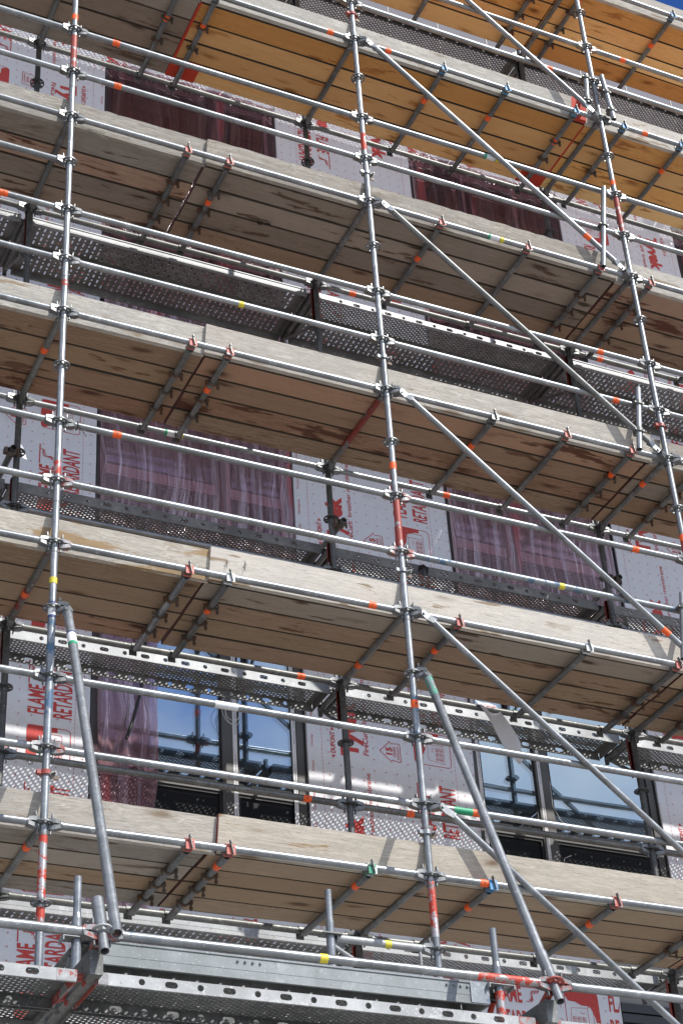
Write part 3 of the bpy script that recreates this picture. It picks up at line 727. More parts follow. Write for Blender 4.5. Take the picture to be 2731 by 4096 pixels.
# inner brackets on the rear uprights that carry them
def console(i, z, reach, mat, label, drop=.42):
    t = thing('deck_bracket', label, 'scaffold bracket', (XS[i], DD, z), group='inner deck brackets')
    mb = MB(); mb.tube((0, .03, 0), (0, reach, 0), R, 14, True); obj('arm', mb.mesh('arm', GALV2), t)
    mb = MB(); mb.box(-.024, .024, .026, .040, -drop, .035); mb.box(-.024, -.020, .026, .066, -drop, .035); mb.box(.020, .024, .026, .066, -drop, .035); obj('back_channel', mb.mesh('back_channel', mat), t)
    mb = MB(); d = Vector((0, reach-.06, drop-.08)); mb.tube((0, .05, -drop+.04), (0, reach-.03, -.02), .016, 4, True); obj('strut', mb.mesh('strut', PLATED), t)
    mb = MB(); mb.tube((0, reach, -.05), (0, reach, .10), .019, 14, True); obj('end_spigot', mb.mesh('end_spigot', GALV2), t)
for i in range(5):
    n = POST[i]
    console(i, 7.95, .74, REDDK, f'bracket on the rear row behind the {n} upright, under the fourth deck')
    console(i, 3.98, .40, REDDK, f'dark red bracket on rear row behind the {n} upright, under the second deck', .34)
    console(i, 5.25, .40, REDDK, f'bracket on rear row behind the {n} upright, half-lift above second deck', .3)
    console(i, 1.97, .40, REDHV, f'red bracket on the rear row behind the {n} upright, under the lowest deck', .34)
    console(i, 11.94, .40, OLD, f'bracket on the rear row behind the {n} upright, below the topmost deck', .34)
# wall tie tubes
def tie(x, y0, z, y1, label, mat=GALV2):
    t = thing('wall_tie', label, 'scaffold tube', (x, y0, z), group='wall tie tubes')
    mb = MB(); mb.tube((0,0,0), (0, y1-y0, 0), R, 16, True); obj('tube', mb.mesh('tube', mat), t)
    mb = MB(); mb.ring((0, .06, 0), (0,1,0), .0248, .036, .04, 14); mb.box(-.06, -.02, .04, .085, -.02, .02); mb.tube((.045,.06,-.03), (.045,.06,.04), .009, 8); obj('coupler', mb.mesh('coupler', RUST), t)
tie(XS[2]+.055, DD-.12, 5.43, 1.99, 'open-ended tie tube running back to the wall behind the middle upright')
tie(XS[3]+.055, DD-.12, 5.45, 1.99, 'tie tube running back to the wall behind the right upright')
tie(XS[1]-.055, DD-.12, 5.45, 1.99, 'dark tie tube running back to the wall near the left edge', OLD)

# ---------------------------------------------------------------- outer fan and side brackets at the foot of the view
dirr = Vector((-.10, -1.49, .72)) - Vector((.02, -.02, 3.53))
for i, nm in ((1, 'left'), (2, 'middle')):
    X = XS[i]; a = Vector((X+.085, -.045, 3.50)); e = Vector((X-.045, -1.50, .735)) if i == 1 else Vector((X-.105, -1.455, .745)); d = (e-a).normalized()
    t = thing('raking_tube', f'thick raking tube leaning outward from the {nm} upright down to the outer node', 'scaffold tube', a, group='raking tubes of the outer bracket')
    mb = MB(); mb.tube(d*.07, (e-a) if i == 1 else (e-a)-d*.06, .0285, 18, True); obj('tube', mb.mesh('tube', GALV), t)
    mb = MB(); M = Vector((0,0,-1)).rotation_difference(d).to_matrix().to_4x4()
    vs = [M @ Vector(p) for p in [(-.02,-.006,.02),(.02,-.006,.02),(.02,.006,.02),(-.02,.006,.02),(-.028,-.028,-.08),(.028,-.028,-.08),(.028,.028,-.08),(-.028,.028,-.08)]]
    mb.add(vs, [(0,1,2,3),(7,6,5,4),(4,5,1,0),(5,6,2,1),(6,7,3,2),(7,4,0,3)]); obj('flattened_end', mb.mesh('flattened_end', GALV), t)
    h = obj('wedge_head', HEAD, t, Vector((X, 0, 3.5))-a, (0, 0, -.5)); obj('wedge', WEDGE, h)
    if nm == 'left': 
        for q, (m, l) in enumerate(((NVY, .012), (WHT, .10), (GRN, .03))):
            b = [.33, .345, .445][q]; s = MB(); s.tube(d*b, d*(b+l), .0298, 20, cap=False); obj('label_band', s.mesh('label_band', m), t)
    else:
        s = MB(); s.tube(d*.09, d*.30, .0293, 20, cap=False); obj('green_paint', s.mesh('green_paint', GRNW), t)
    # outer node: short tilted upright with a rosette
    c = Vector((X-.105, -1.455, .745)); 
    t = thing('outer_upright', f'short tilted upright with rosette at the foot of the {nm} raking tube', 'scaffold upright', c, group='tilted uprights of the outer bracket')
    Mq = Vector((0,0,-1)).rotation_difference(d).to_matrix().to_4x4()
    up = -d
    mb = MB(); mb.tube(up*.03, up*.25, .033, 20, True); obj('sleeve', mb.mesh('sleeve', GALV), t)
    mb = MB(); mb.tube(up*-.13, up*.05, .0245, 20, True); obj('tube', mb.mesh('tube', GALV), t)
    r_ = obj('rosette', ROS, t); r_.rotation_mode = 'QUATERNION'; r_.rotation_quaternion = Vector((0,0,1)).rotation_difference(up)
    paint(r_, REDHV if i == 2 else PLATE)
def fan_ledger(i, label, **k):
    X = XS[i]-.105
    t = thing('outer_ledger', label, 'scaffold tube', (X, -1.455, .745), group='outer ledgers of the fan'); obj('tube', LT, t, (.10, 0, 0)); heads(t, 0, WB, red=(0, 1))
    return t
fan_ledger(0, 'outermost ledger tube along the bottom, left of the left raking tube')
f1 = fan_ledger(1, 'outermost ledger tube along the bottom, between the two raking tubes'); sticker(f1, 1.17, 'yellow')
mb = MB(); mb.tube((2.02,0,0), (2.47,0,0), R+.0009, 20, cap=False); obj('painted_length', mb.mesh('painted_length', REDFL), f1)
mb = MB(); mb.tube((.14,0,0), (.30,0,0), R+.0009, 20, cap=False); obj('painted_length', mb.mesh('painted_length', BLUFL), f1)
fan_ledger(2, 'outermost ledger tube along the bottom, right of the middle raking tube')
for i, nm in ((0, 'off the left edge'), (1, 'left'), (2, 'middle'), (3, 'right')):
    X = XS[i]-.105
    t = thing('outer_beam', f'steel channel beam running back from the outer node below the {nm} upright', 'scaffold beam', (X-.02, -1.435, .665), group='channel beams of the outer bracket')
    mb = MB(); mb.box(-.034, .034, -.004, .0, -.125, .0); mb.box(-.034, .034, .0, 1.43, -.125, -.119); mb.box(-.034, -.029, .0, 1.43, -.119, .0); mb.box(.029, .034, .0, 1.43, -.119, .0); mb.box(-.040, -.034, .12, .40, -.075, -.045); obj('channel', mb.mesh('channel', GALV2), t)
    mb = MB(); mb.tube((0, .0, .04), (0, .12, -.02), .024, 14); obj('socket', mb.mesh('socket', REDHV), t)
XF = [XS[i]-.105+.03 for i in range(4)]
nmf = ['in the bottom left corner', 'along the bottom, left of the middle raking tube', 'at the bottom right']
for i in range(3):
    d1 = steel_deck(XF[i]-.02, -1.385, .575, 'round', f'outermost sunlit perforated deck {nmf[i]}', Wd=.40, h=.062, L=2.46, endm=REDHV, plate=OLD, rail2=OLD)
    d2 = steel_deck(XF[i]-.02, -.955, .575, 'round', f'second perforated deck behind the outermost one, {nmf[i]}', Wd=.32, h=.062, L=2.46, rail=OLD, plate=OLD)
    for xa, xb in ((2.36, 2.462), (-.002, .05)):
        mb = MB(); mb.box(xa, xb, -.0015, .0, -.0605, -.001); obj('red_paint_patch', mb.mesh('red_paint_patch', REDHD), d1)
# brackets out of the front row at z = 1 carrying two plain-railed decks
for i, nm in ((1, 'left'), (2, 'middle')):
    X = XS[i]; t = thing('side_bracket', f'outward bracket with a short spigot tube low on the {nm} upright', 'scaffold bracket', (X, 0, 1.0), group='outward brackets low on the uprights')
    mb = MB(); mb.tube((0, -.06, -.03), (0, -.66, -.03), R, 16, True); obj('arm', mb.mesh('arm', GALV2), t)
    mb = MB(); mb.tube((.0, -.70, -.36), (.0, -.70, .02), .0275, 18, True); mb.tube((0, -.70, .02), (0, -.70, .13), .027, 18); mb.tube((0, -.70, .13), (0, -.70, .16), .027, 18, r1=.0215)
    mb.tube((0, -.70, .16), (0, -.70, .37), .0215, 18, True); sp = obj('spigot', mb.mesh('spigot', GALV if i == 1 else GALV), t)
    if i == 2:
        mb = MB(); mb.tube((0, -.70, -.36), (0, -.70, -.02), .0283, 18, cap=False); obj('painted_length', mb.mesh('painted_length', REDFL), sp)
    mb = MB(); mb.box(-.085, .085, -.745, -.655, .012, .022); mb.box(-.085, -.08, -.745, -.655, -.01, .012); mb.box(.08, .085, -.745, -.655, -.01, .012); obj('head_plate', mb.mesh('head_plate', PLATE), t)
    mb = MB(); mb.tube((0, -.62, -.05), (0, -.05, -.62), .018, 10, True); obj('strut', mb.mesh('strut', BLUFL if i == 1 else REDFL), t)
    mb = MB(); mb.ring((0, -.33, -.03), (0,1,0), .0248, .034, .04, 14); obj('coupler', mb.mesh('coupler', BLUFL), t)
    sticker(obj('label_holder', None, t, (0, 0, -.03)), -.52, 'yellow', 'Y') if False else None
bd = steel_deck(.075, -.705, 1.02, 'small', 'box-edged galvanised deck under the lowest timber deck, with a blue painted end', L=2.42, Wd=.33, h=.125, plate=PLATE, rail=PLATEB)
mb = MB(); mb.box(2.30, 2.422, -.0075, -.0062, -.122, .0035); obj('blue_paint_patch', mb.mesh('blue_paint_patch', BLUFL), bd)
mb = MB()
for x0 in (.05, .85, 2.15):
    for q in range(4 if x0 > .1 else 2): mb.tube((x0+q*.045, -.011, -.028), (x0+q*.045, .0, -.028), .0075, 10)
obj('rivets', mb.mesh('rivets', PLATEB), bd)
steel_deck(.075, -.355, 1.02, 'small', 'inner box-edged galvanised deck close behind the blue-ended one', L=2.42, Wd=.30, h=.125, plate=PLATE, rail=PLATED)
# bracket along the facade on the middle upright
t = thing('side_bracket', 'bracket with spigot tube reaching left from the middle upright below the lowest deck', 'scaffold bracket', (XS[2], 0, 1.5), group='outward brackets low on the uprights')
mb = MB(); mb.tube((-.10,0,0), (-.70,0,0), R, 16, True); obj('arm', mb.mesh('arm', PLATE), t); h = obj('wedge_head', HEAD, t, None, (0, 0, PI)); obj('wedge', WEDGE, h)
mb = MB(); mb.tube((-.735,0,-.22), (-.735,0,.02), .0275, 18); mb.tube((-.735,0,.02), (-.735,0,.11), .026, 18); mb.tube((-.735,0,.11), (-.735,0,.31), .0215, 18, True); obj('spigot', mb.mesh('spigot', GALV), t)
mb = MB(); mb.box(-.80, -.67, -.045, .045, .012, .020); obj('head_plate', mb.mesh('head_plate', GALV2), t)
mb = MB(); mb.tube((-.72,0,-.05), (-.05,0,-.42), .016, 4); mb.tube((-.12,0,-.02), (-.12,0,-.34), .012, 4); obj('strut', mb.mesh('strut', PLATE), t)
sb = MB(); sb.tube((-.37,0,0), (-.325,0,0), R+.0011, 20, cap=False); obj('label_band', sb.mesh('label_band', YEL), t)

# ---------------------------------------------------------------- the building
WX = [(-2.38, -.60), (.90, 2.68), (4.18, 5.965), (7.46, 9.24)]
HEADZ = {1: .95, 2: 5.07, 3: 8.07, 4: 11.07}
WH = 2.62
def wall_grid():
    mb = MB(); xs = [-9.0]; zs = [-4.3]
    for a, b in WX: xs += [a, b]
    xs.append(15.0)
    for f in (1, 2, 3, 4): zs += [HEADZ[f]-WH, HEADZ[f]]
    zs.append(11.62)
    D = .16
    for i in range(len(xs)-1):
        for j in range(len(zs)-1):
            hole = (i % 2 == 1) and (j % 2 == 1)
            x0, x1, z0, z1 = xs[i], xs[i+1], zs[j], zs[j+1]
            if not hole: mb.add([(x0,0,z0),(x1,0,z0),(x1,0,z1),(x0,0,z1)], [(0,1,2,3)])
            else:
                mb.add([(x0,0,z0),(x1,0,z0),(x1,0,z1),(x0,0,z1),(x0,D,z0),(x1,D,z0),(x1,D,z1),(x0,D,z1)], [(0,4,5,1),(1,5,6,2),(2,6,7,3),(3,7,4,0)])
    mb.add([(-9,0,11.62),(15,0,11.62),(15,9,11.62),(-9,9,11.62),(-9,9,-4.3),(15,9,-4.3),(-9,0,-4.3),(15,0,-4.3)], [(0,1,2,3),(3,2,5,4),(0,3,4,6),(1,7,5,2)])
    # room floors behind the windows keep the interior dark
    return mb
base = thing('building', 'building facade under construction behind the scaffold, wrapped in white printed membrane', 'building', (0, YW, 0))
SHEATH = plain('sheathing_board', (.34, .33, .31), .9, 0, .3, 2)
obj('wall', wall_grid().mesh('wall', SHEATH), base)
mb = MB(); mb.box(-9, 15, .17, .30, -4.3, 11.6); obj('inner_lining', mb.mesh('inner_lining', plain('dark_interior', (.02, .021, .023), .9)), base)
# light cladding above
mb = MB(); mb.box(-9, 15, -.06, .0, 11.62, 13.6); obj('parapet_panel', mb.mesh('parapet_panel', CLAD), base)
mb = MB()
x = -8.3
while x < 15: mb.box(x, x+.012, -.064, -.0605, 11.62, 13.6); x += .62
obj('panel_joint', mb.mesh('panel_joint', FRAMED), base)

# windows
WPOS = ['off the left edge', 'left', 'right', 'far right']
def window(ci, f):
    x0, x1 = WX[ci]; zt = HEADZ[f]; zb = zt-WH; W_ = x1-x0
    t = thing('window', f'{WPOS[ci]} dark-framed window of the {["","bottom","lower","middle","upper"][f]} storey' + ('' if f == 2 else ', wrapped in red film' if f > 2 else ', mostly hidden'), 'window', (x0, YW, zb), group='windows of the facade')
    y0, y1 = .015, .075; F = .075
    mb = MB()
    mb.box(.012, F, y0, y1, .0, WH-.012); mb.box(W_-F, W_-.012, y0, y1, .0, WH-.012); mb.box(F, W_-F, y0, y1, WH-.10, WH-.012); mb.box(F, W_-F, y0, y1, 0, .09)
    mx = 1.07 if ci % 2 == 1 else .60
    mb.box(mx, mx+.13, y0-.004, y1, .09, WH-.10)
    zt1 = 1.0 if f == 2 else .74; th = .12 if f == 3 else .07
    mb.box(F, mx, y0, y1, zt1, zt1+th); mb.box(mx+.13, W_-F, y0, y1, zt1, zt1+th)
    fo = obj('frame', mb.mesh('frame', FRAME), t)
    mb = MB(); mb.box(0, .012, .004, .07, 0, WH); mb.box(W_-.012, W_, .004, .07, 0, WH); mb.box(0, W_, .004, .07, WH-.012, WH-.0005); obj('seal', mb.mesh('seal', FRAMED), fo)
    for a, b in ((F, mx), (mx+.13, W_-F)):
        for c, d in ((.09, zt1), (zt1+th, WH-.10)):
            # thin inner sash profile and pane
            s = MB(); e = .022; s.box(a, a+e, y0+.012, y1-.005, c, d); s.box(b-e, b, y0+.012, y1-.005, c, d); s.box(a+e, b-e, y0+.012, y1-.005, c, c+e); s.box(a+e, b-e, y0+.012, y1-.005, d-e, d)
            so = obj('sash', s.mesh('sash', FRAMED), t)
            g = MB(); g.box(a+e-.002, b-e+.002, y0+.030, y0+.036, c+e-.002, d-e+.002); obj('pane', g.mesh('pane', GLASS if c > .2 else SPAN), so)
            if c < .2: continue
            g = MB(); g.add([(a+e, y0+.010, c+e), (b-e, y0+.010, c+e), (b-e, y0+.010, d-e), (a+e, y0+.010, d-e)], [(0,1,2,3)]); obj('outer_pane', g.mesh('outer_pane', GLASSO), so)
    # protective tape with printed text on the frame members
    tp = MB()
    strips = [(mx+.090, .035), (W_-F-.045, .035)] if ci % 2 == 1 else [(F-.03, .032), (mx+.02, .03)]
    for xs_, w in strips: tp.box(xs_, xs_+w, y0-.0062, y0-.0048, .04, WH-.05)
    tp.box(F+.02, W_-F-.02, y0-.0012, y0-.0002, zt1+.010, zt1+.108) if f == 3 else None
    pr = MB(); vs, fs = text_polys('Reynaers Aluminium   Together for better   R', .015, .0)
    for xs_, w in strips:
        z = .12
        while z < WH-.5:
            pr.add([(xs_+w*.5+.006-v, y0-.0068, z+u) for u, v in vs], fs); z += .46
    if f == 3:
        x = F+.06
        while x < W_-F-.40: pr.add([(x+u, y0-.0018, zt1+.026+v) for u, v in vs], fs); x += .46
    obj('protective_tape', two('protective_tape', tp, TAPE, pr, BLK), t)
    return t
for f in (1, 2, 3, 4):
    for ci in range(4): window(ci, f)

def film(ci, f, x0, x1, z0, z1, label, y=1.965, gather=False, seed=0):
    MF = FILMD if f == 4 else FILM; am = .5 if f == 4 else .9
    r_ = random.Random(seed+17); nx, nz = int((x1-x0)*64), int((z1-z0)*12)+2; vs = []
    ph = [r_.uniform(0, 6.28) for _ in range(8)]
    for j in range(nz+1):
        for i in range(nx+1):
            u, v = i/nx, j/nz; x = x0+(x1-x0)*u; z = z0+(z1-z0)*v
            w = .011*math.sin(x*21+ph[0]+.8*math.sin(z*1.7+ph[1])) + .007*math.sin(x*47+ph[2]+1.1*math.sin(z*2.6+ph[3])) + .004*math.sin(x*96+ph[4]+z*2) + .010*math.sin(x*5+z*3+ph[5])
            edge = min(1, min(u, 1-u)*14+.25)
            xx = x + (.03*math.sin(z*2.2+ph[6]) + .05*(1-v)*math.sin(z*4+ph[7]))*(1 if gather else .12)
            vs.append((xx, y+w*edge*(am if not gather else 1.8), z))
    F = [(j*(nx+1)+i, j*(nx+1)+i+1, (j+1)*(nx+1)+i+1, (j+1)*(nx+1)+i) for j in range(nz) for i in range(nx)]
    mb = MB(); mb.add([(a-x0, b-y, c-z0) for a, b, c in vs], F, True)
    return tag(obj('plastic_film', mb.mesh('plastic_film', MF), None, (x0, y, z0)), label, 'plastic film', 'red plastic film over the windows')
film(1, 3, .93, 2.66, 5.47, 8.12, 'wrinkled purple-red film over the left window of the middle storey', seed=1)
film(2, 3, 4.21, 5.90, 5.47, 8.12, 'wrinkled purple-red film over the right window of the middle storey, torn at its lower right', seed=2)
film(1, 4, .93, 2.66, 8.47, 11.12, 'shade-tinted purple film over the left window of the upper storey', seed=3)
film(2, 4, 4.21, 5.95, 8.47, 11.12, 'shade-tinted purple film over the right window of the upper storey', seed=4)
film(3, 4, 7.49, 9.2, 8.47, 11.12, 'shade-tinted film over the window at the right edge of the upper storey', seed=6)
film(1, 2, .93, 1.40, 2.35, 5.08, 'loose strip of purple-red film hanging beside the uncovered left window', 1.95, True, 9)
# gathered folds at the window heads of the middle storey
for ci, (a, b) in enumerate(((.93, 2.64), (4.2, 5.93))):
    mb = MB(); n = int((b-a)*110); vs = []
    for i in range(n+1):
        x = a+(b-a)*i/n; p = .007*math.sin(i*1.9)+.004*math.sin(i*.7)
        for (yy, zz) in ((1.975, 8.10), (1.955+p, 8.15), (1.94+p*1.5, 8.24), (1.955+p, 8.33), (1.985, 8.37)): vs.append((x, yy, zz+.004*math.sin(i*2.3)))
    F = [(i*5+c, i*5+5+c, i*5+6+c, i*5+1+c) for i in range(n) for c in range(4)]
    mb.add([(x-a, y-1.97, z-8.2) for x, y, z in vs], F, True)
    tag(obj('gathered_film', mb.mesh('gathered_film', FILM), None, (a, 1.97, 8.2)), f'gathered roll of purple film above the {["left","right"][ci]} window of the middle storey', 'plastic film', 'red plastic film over the windows')
# black cable through the loose film
mb = MB(); P = [Vector((1.31, 1.90, 5.0)), Vector((1.30, 1.90, 4.4)), Vector((1.26, 1.89, 4.1)), Vector((1.20, 1.89, 3.85)), Vector((1.155, 1.89, 3.70))]
for a, b in zip(P, P[1:]): mb.tube(a-P[0], b-P[0], .013, 10)
tag(obj('black_cable', mb.mesh('black_cable', plain('black_rubber', (.015, .015, .016), .5)), None, P[0]), 'thick black cable hanging in front of the loose purple film', 'cable')
# loose white wire coils
def wire(pts, label):
    mb = MB()
    for a, b in zip(pts, pts[1:]): mb.tube(Vector(a)-Vector(pts[0]), Vector(b)-Vector(pts[0]), .0022, 5)
    tag(obj('thin_wire', mb.mesh('thin_wire', plain('white_wire', (.6, .6, .58), .5)), None, pts[0]), label, 'wire')
pts = [(2.03, 1.93, 4.5), (2.02, 1.93, 4.25)] + [(2.02+.07*math.sin(t*.45)+.02*math.sin(t*.21), 1.925+.01*math.sin(t), 4.10+.10*math.cos(t*.45)+.03*math.sin(t*.3)) for t in range(0, 46)] + [(2.1, 1.93, 3.92)]
wire(pts, 'coil of thin white wire hanging on the left window mullion')
wire([(4.87, 1.95, 3.95), (4.86, 1.94, 3.72), (4.90, 1.92, 3.60), (4.98, 1.92, 3.52), (5.06, 1.92, 3.50)], 'thin pale wire drooping from the right window mullion')
wire([(4.98, 1.95, 3.3), (4.90, 1.93, 3.26), (4.86, 1.92, 3.16), (4.93, 1.92, 3.14)], 'short curl of pale wire low on the right window')
# small black bag strip caught on the shaded deck
mb = MB(); mb.add([(0,0,0),(.05,.01,.03),(.09,0,-.01),(.06,-.02,-.10),(.02,-.02,-.11),(-.02,.0,-.06),(.03,-.03,-.04)], [(0,6,1),(1,6,2),(2,6,3),(3,6,4),(4,6,5),(5,6,0),(0,1,2,3,4,5)]); 
tag(obj('black_bag_scrap', mb.mesh('black_bag_scrap', plain('black_plastic', (.01, .01, .012), .35)), None, (3.35, DD+.03, 5.25)), 'scrap of black plastic tied to the shaded steel deck edge', 'plastic scrap')

# odds and ends
mb = MB(); mb.add([(0,0,0),(.022,.012,0),(.105,-.06,-.035),(.083,-.072,-.035),(0,0,.002),(.022,.012,.002),(.105,-.06,-.033),(.083,-.072,-.033)], [(3,2,1,0),(4,5,6,7),(0,1,5,4),(1,2,6,5),(2,3,7,6),(3,0,4,7)])
tag(obj('black_strip', mb.mesh('black_strip', FRAMED), None, (1.80, .57, 8.0)), 'short black strip sticking out between boards under the fourth deck', 'plastic scrap')
mb = MB(); P = [Vector((.03*math.cos(a), -.032*math.sin(a), 0)) for a in [k*.5 for k in range(13)]] + [Vector((.035, -.05, -.05)), Vector((.07, -.06, -.12))]
P = [Vector((p.z*1. if i > 12 else 0, p.y, p.x) if i <= 12 else (p.x-.02, p.y, p.z)) for i, p in enumerate(P)]
for a, b in zip(P, P[1:]): mb.tube(a, b, .0028, 6)
tag(obj('cable_tie', mb.mesh('cable_tie', BLK), None, (.125, 0, 5.0)), 'black cable tie looped over the guardrail just right of the left upright', 'cable tie')
for x, h in ((1.225, .055), (1.36, .075)):
    mb = MB(); mb.tube((0, 0, 0), (.004, -.004, h), .0022, 6); mb.box(-.007, .010, -.006, -.003, h*.6, h*.66)
    tag(obj('nail', mb.mesh('nail', BLK), None, (x, .035, 4.10)), f'{"shorter" if h < .06 else "longer"} dark nail standing out of the second deck toe board near its joint', 'nail')
mb = MB(); n = 8
vs = [(.05*(i/6-.5)*(1+v/8) + .03*v/n, -.01*math.sin(i+v*.7)-.03*v/n, -.16*v/n) for v in range(n+1) for i in range(7)]
mb.add(vs, [(j*7+i, j*7+i+1, j*7+8+i, j*7+7+i) for j in range(n) for i in range(6)], True)
tag(obj('membrane_flap', mb.mesh('membrane_flap', TYV), None, (.12, 1.55, 5.95)), 'small white torn membrane corner behind the left edge of the middle storey', 'membrane scrap')

# ---------------------------------------------------------------- printed membrane
P = 1.014
def rot(vs, u, v, up=True):
    "text read upwards (rotated a quarter turn): local (a,b) -> (u-b, v+a)"
    return [(u-b, v+a) for a, b in vs]
class Sheet:
    def __init__(s): s.mb = MB(); s.box = []
    def poly(s, pts, fs): s.q.append((pts, fs))
def seg(pts, w, closed=False):
    out = []; fs = []; n = len(pts)
    for i in range(n if closed else n-1):
        (x0, y0), (x1, y1) = pts[i], pts[(i+1) % n]; dx, dy = x1-x0, y1-y0; l = math.hypot(dx, dy) or 1; nx, ny = -dy/l*w/2, dx/l*w/2; ex, ey = dx/l*w*.3, dy/l*w*.3
        b = len(out); out += [(x0+nx-ex, y0+ny-ey), (x0-nx-ex, y0-ny-ey), (x1-nx+ex, y1-ny+ey), (x1+nx+ex, y1+ny+ey)]; fs.append((b, b+1, b+2, b+3))
    return out, fs
def rrect(u0, u1, v0, v1, r, n=5):
    pts = []
    for cx, cy, a in ((u1-r, v1-r, 0), (u0+r, v1-r, 90), (u0+r, v0+r, 180), (u1-r, v0+r, 270)):
        for k in range(n+1): t = math.radians(a+90*k/n); pts.append((cx+r*math.cos(t), cy+r*math.sin(t)))
    return pts
def fit_text(s, u, v, h, length, bold=0.):
    "text whose capitals are h tall, stretched to the given length, baseline at u, starting at v"
    w = text_w(s, bold); size = h/.70; vs, fs = text_polys(s, size, bold, length/(w*size)); return rot(vs, u, v), fs
def unit(var=0):
    "one repeat of the print; list of (points, faces, bbox)"
    Q = []
    def A(p): xs = [a for a, b in p[0]]; ys = [b for a, b in p[0]]; Q.append((p[0], p[1], (min(xs), max(xs), min(ys), max(ys))))
    A(fit_text('DUPONT', .115, .0, .040, .19, .03)); 
    for s_ in (-1, 1):
        vv = -.012 if s_ < 0 else .202
        A(([(.078, vv), (.095, vv+s_*.032), (.115, vv), (.097, vv+s_*.004)], [(0, 1, 2, 3) if s_ < 0 else (3, 2, 1, 0)]))
    A(fit_text('Tyvek', .315, .0, .145, .50, .05)); A(fit_text('\u00ae', .20, .515, .022, .02))
    A(fit_text('FireCurb', .412, .023, .046, .245, .018)); A(fit_text('\u00ae', .385, .272, .016, .014)); A(fit_text('breather membrane', .412, .31, .042, .575, .008))
    pent = [(.514, .094), (.600, .018), (.612, .004), (.622, .022), (.690, .010), (.697, .022), (.697, .166), (.690, .178), (.622, .172), (.605, .192), (.592, .170)]
    A(seg(pent, .006, True)); A(fit_text('15', .622, .055, .052, .082, .04)); A(fit_text('YEARS', .655, .050, .022, .095, .02)); A(fit_text('WARRANTY', .684, .030, .017, .128, .01))
    # flame retardant
    A(fit_text('FLAME', .954, .42, .130, .245, .025)); A(seg([(.826, .675), (.826, .865)], .010))
    A(fit_text('RETARDANT', 1.160, .410, .140, .46, .022))
    for k in range(3):
        pts = [(.940-.02*k, .70+.03*k)]
        for q in range(1, 15): a = q/14; pts.append((.945-.105*a+.012*math.sin(a*7+k)-.006*k, .70+.028*k+.10*a*(1-.22*k)+.016*math.sin(a*6.5+k*1.3)))
        A(seg(pts, .0055))
    # roll pictogram: solid red corner, white picture, rounded outline
    A(seg(rrect(.826, 1.160, .030, .325, .035), .006, True))
    A(([(.829, .325), (.829, .04), (.86, .033), (.90, .06), (.905, .12), (.93, .17), (.935, .25), (1.02, .285), (1.06, .29), (1.06, .325)], [(1, 2, 3, 4), (0, 1, 4, 5), (0, 5, 6), (0, 6, 7), (0, 7, 9), (7, 8, 9)]))
    A(seg([(.945, .27), (1.09, .27), (1.10, .245), (1.09, .222), (.945, .222), (.938, .245)], .0035, True)); A(seg([(.95, .222), (.955, .08), (1.10, .06), (1.095, .222)], .003))
    A(fit_text('Tyvek', 1.0, .150, .014, .05)); 
    for a in range(2):
        for b in range(3): A(seg([(1.025+.035*a, .085+.042*b), (1.050+.035*a, .085+.042*b), (1.050+.035*a, .112+.042*b), (1.025+.035*a, .112+.042*b)], .003, True)); A(([(1.030+.035*a, .09+.042*b), (1.045+.035*a, .09+.042*b), (1.038+.035*a, .106+.042*b)], [(0, 1, 2)]))
    for n_, (w_, v_) in enumerate((('Overlap', .030), ('Solape', -.185), ('Recouvrement', .50), ('\u00dcberlappung', .235))):
        A(fit_text(w_, -.078, v_, .020, {'Overlap': .105, 'Solape': .09, 'Recouvrement': .17, '\u00dcberlappung': .155}[w_]))
        A(fit_text(w_, 1.295, v_+.2, .020, {'Overlap': .105, 'Solape': .09, 'Recouvrement': .17, '\u00dcberlappung': .155}[w_])) if False else None
    return Q
UNIT = unit()
ZONES = [(b[0]-.012, b[1]+.012, b[2]-.012, b[3]+.012) for _, _, b in UNIT]
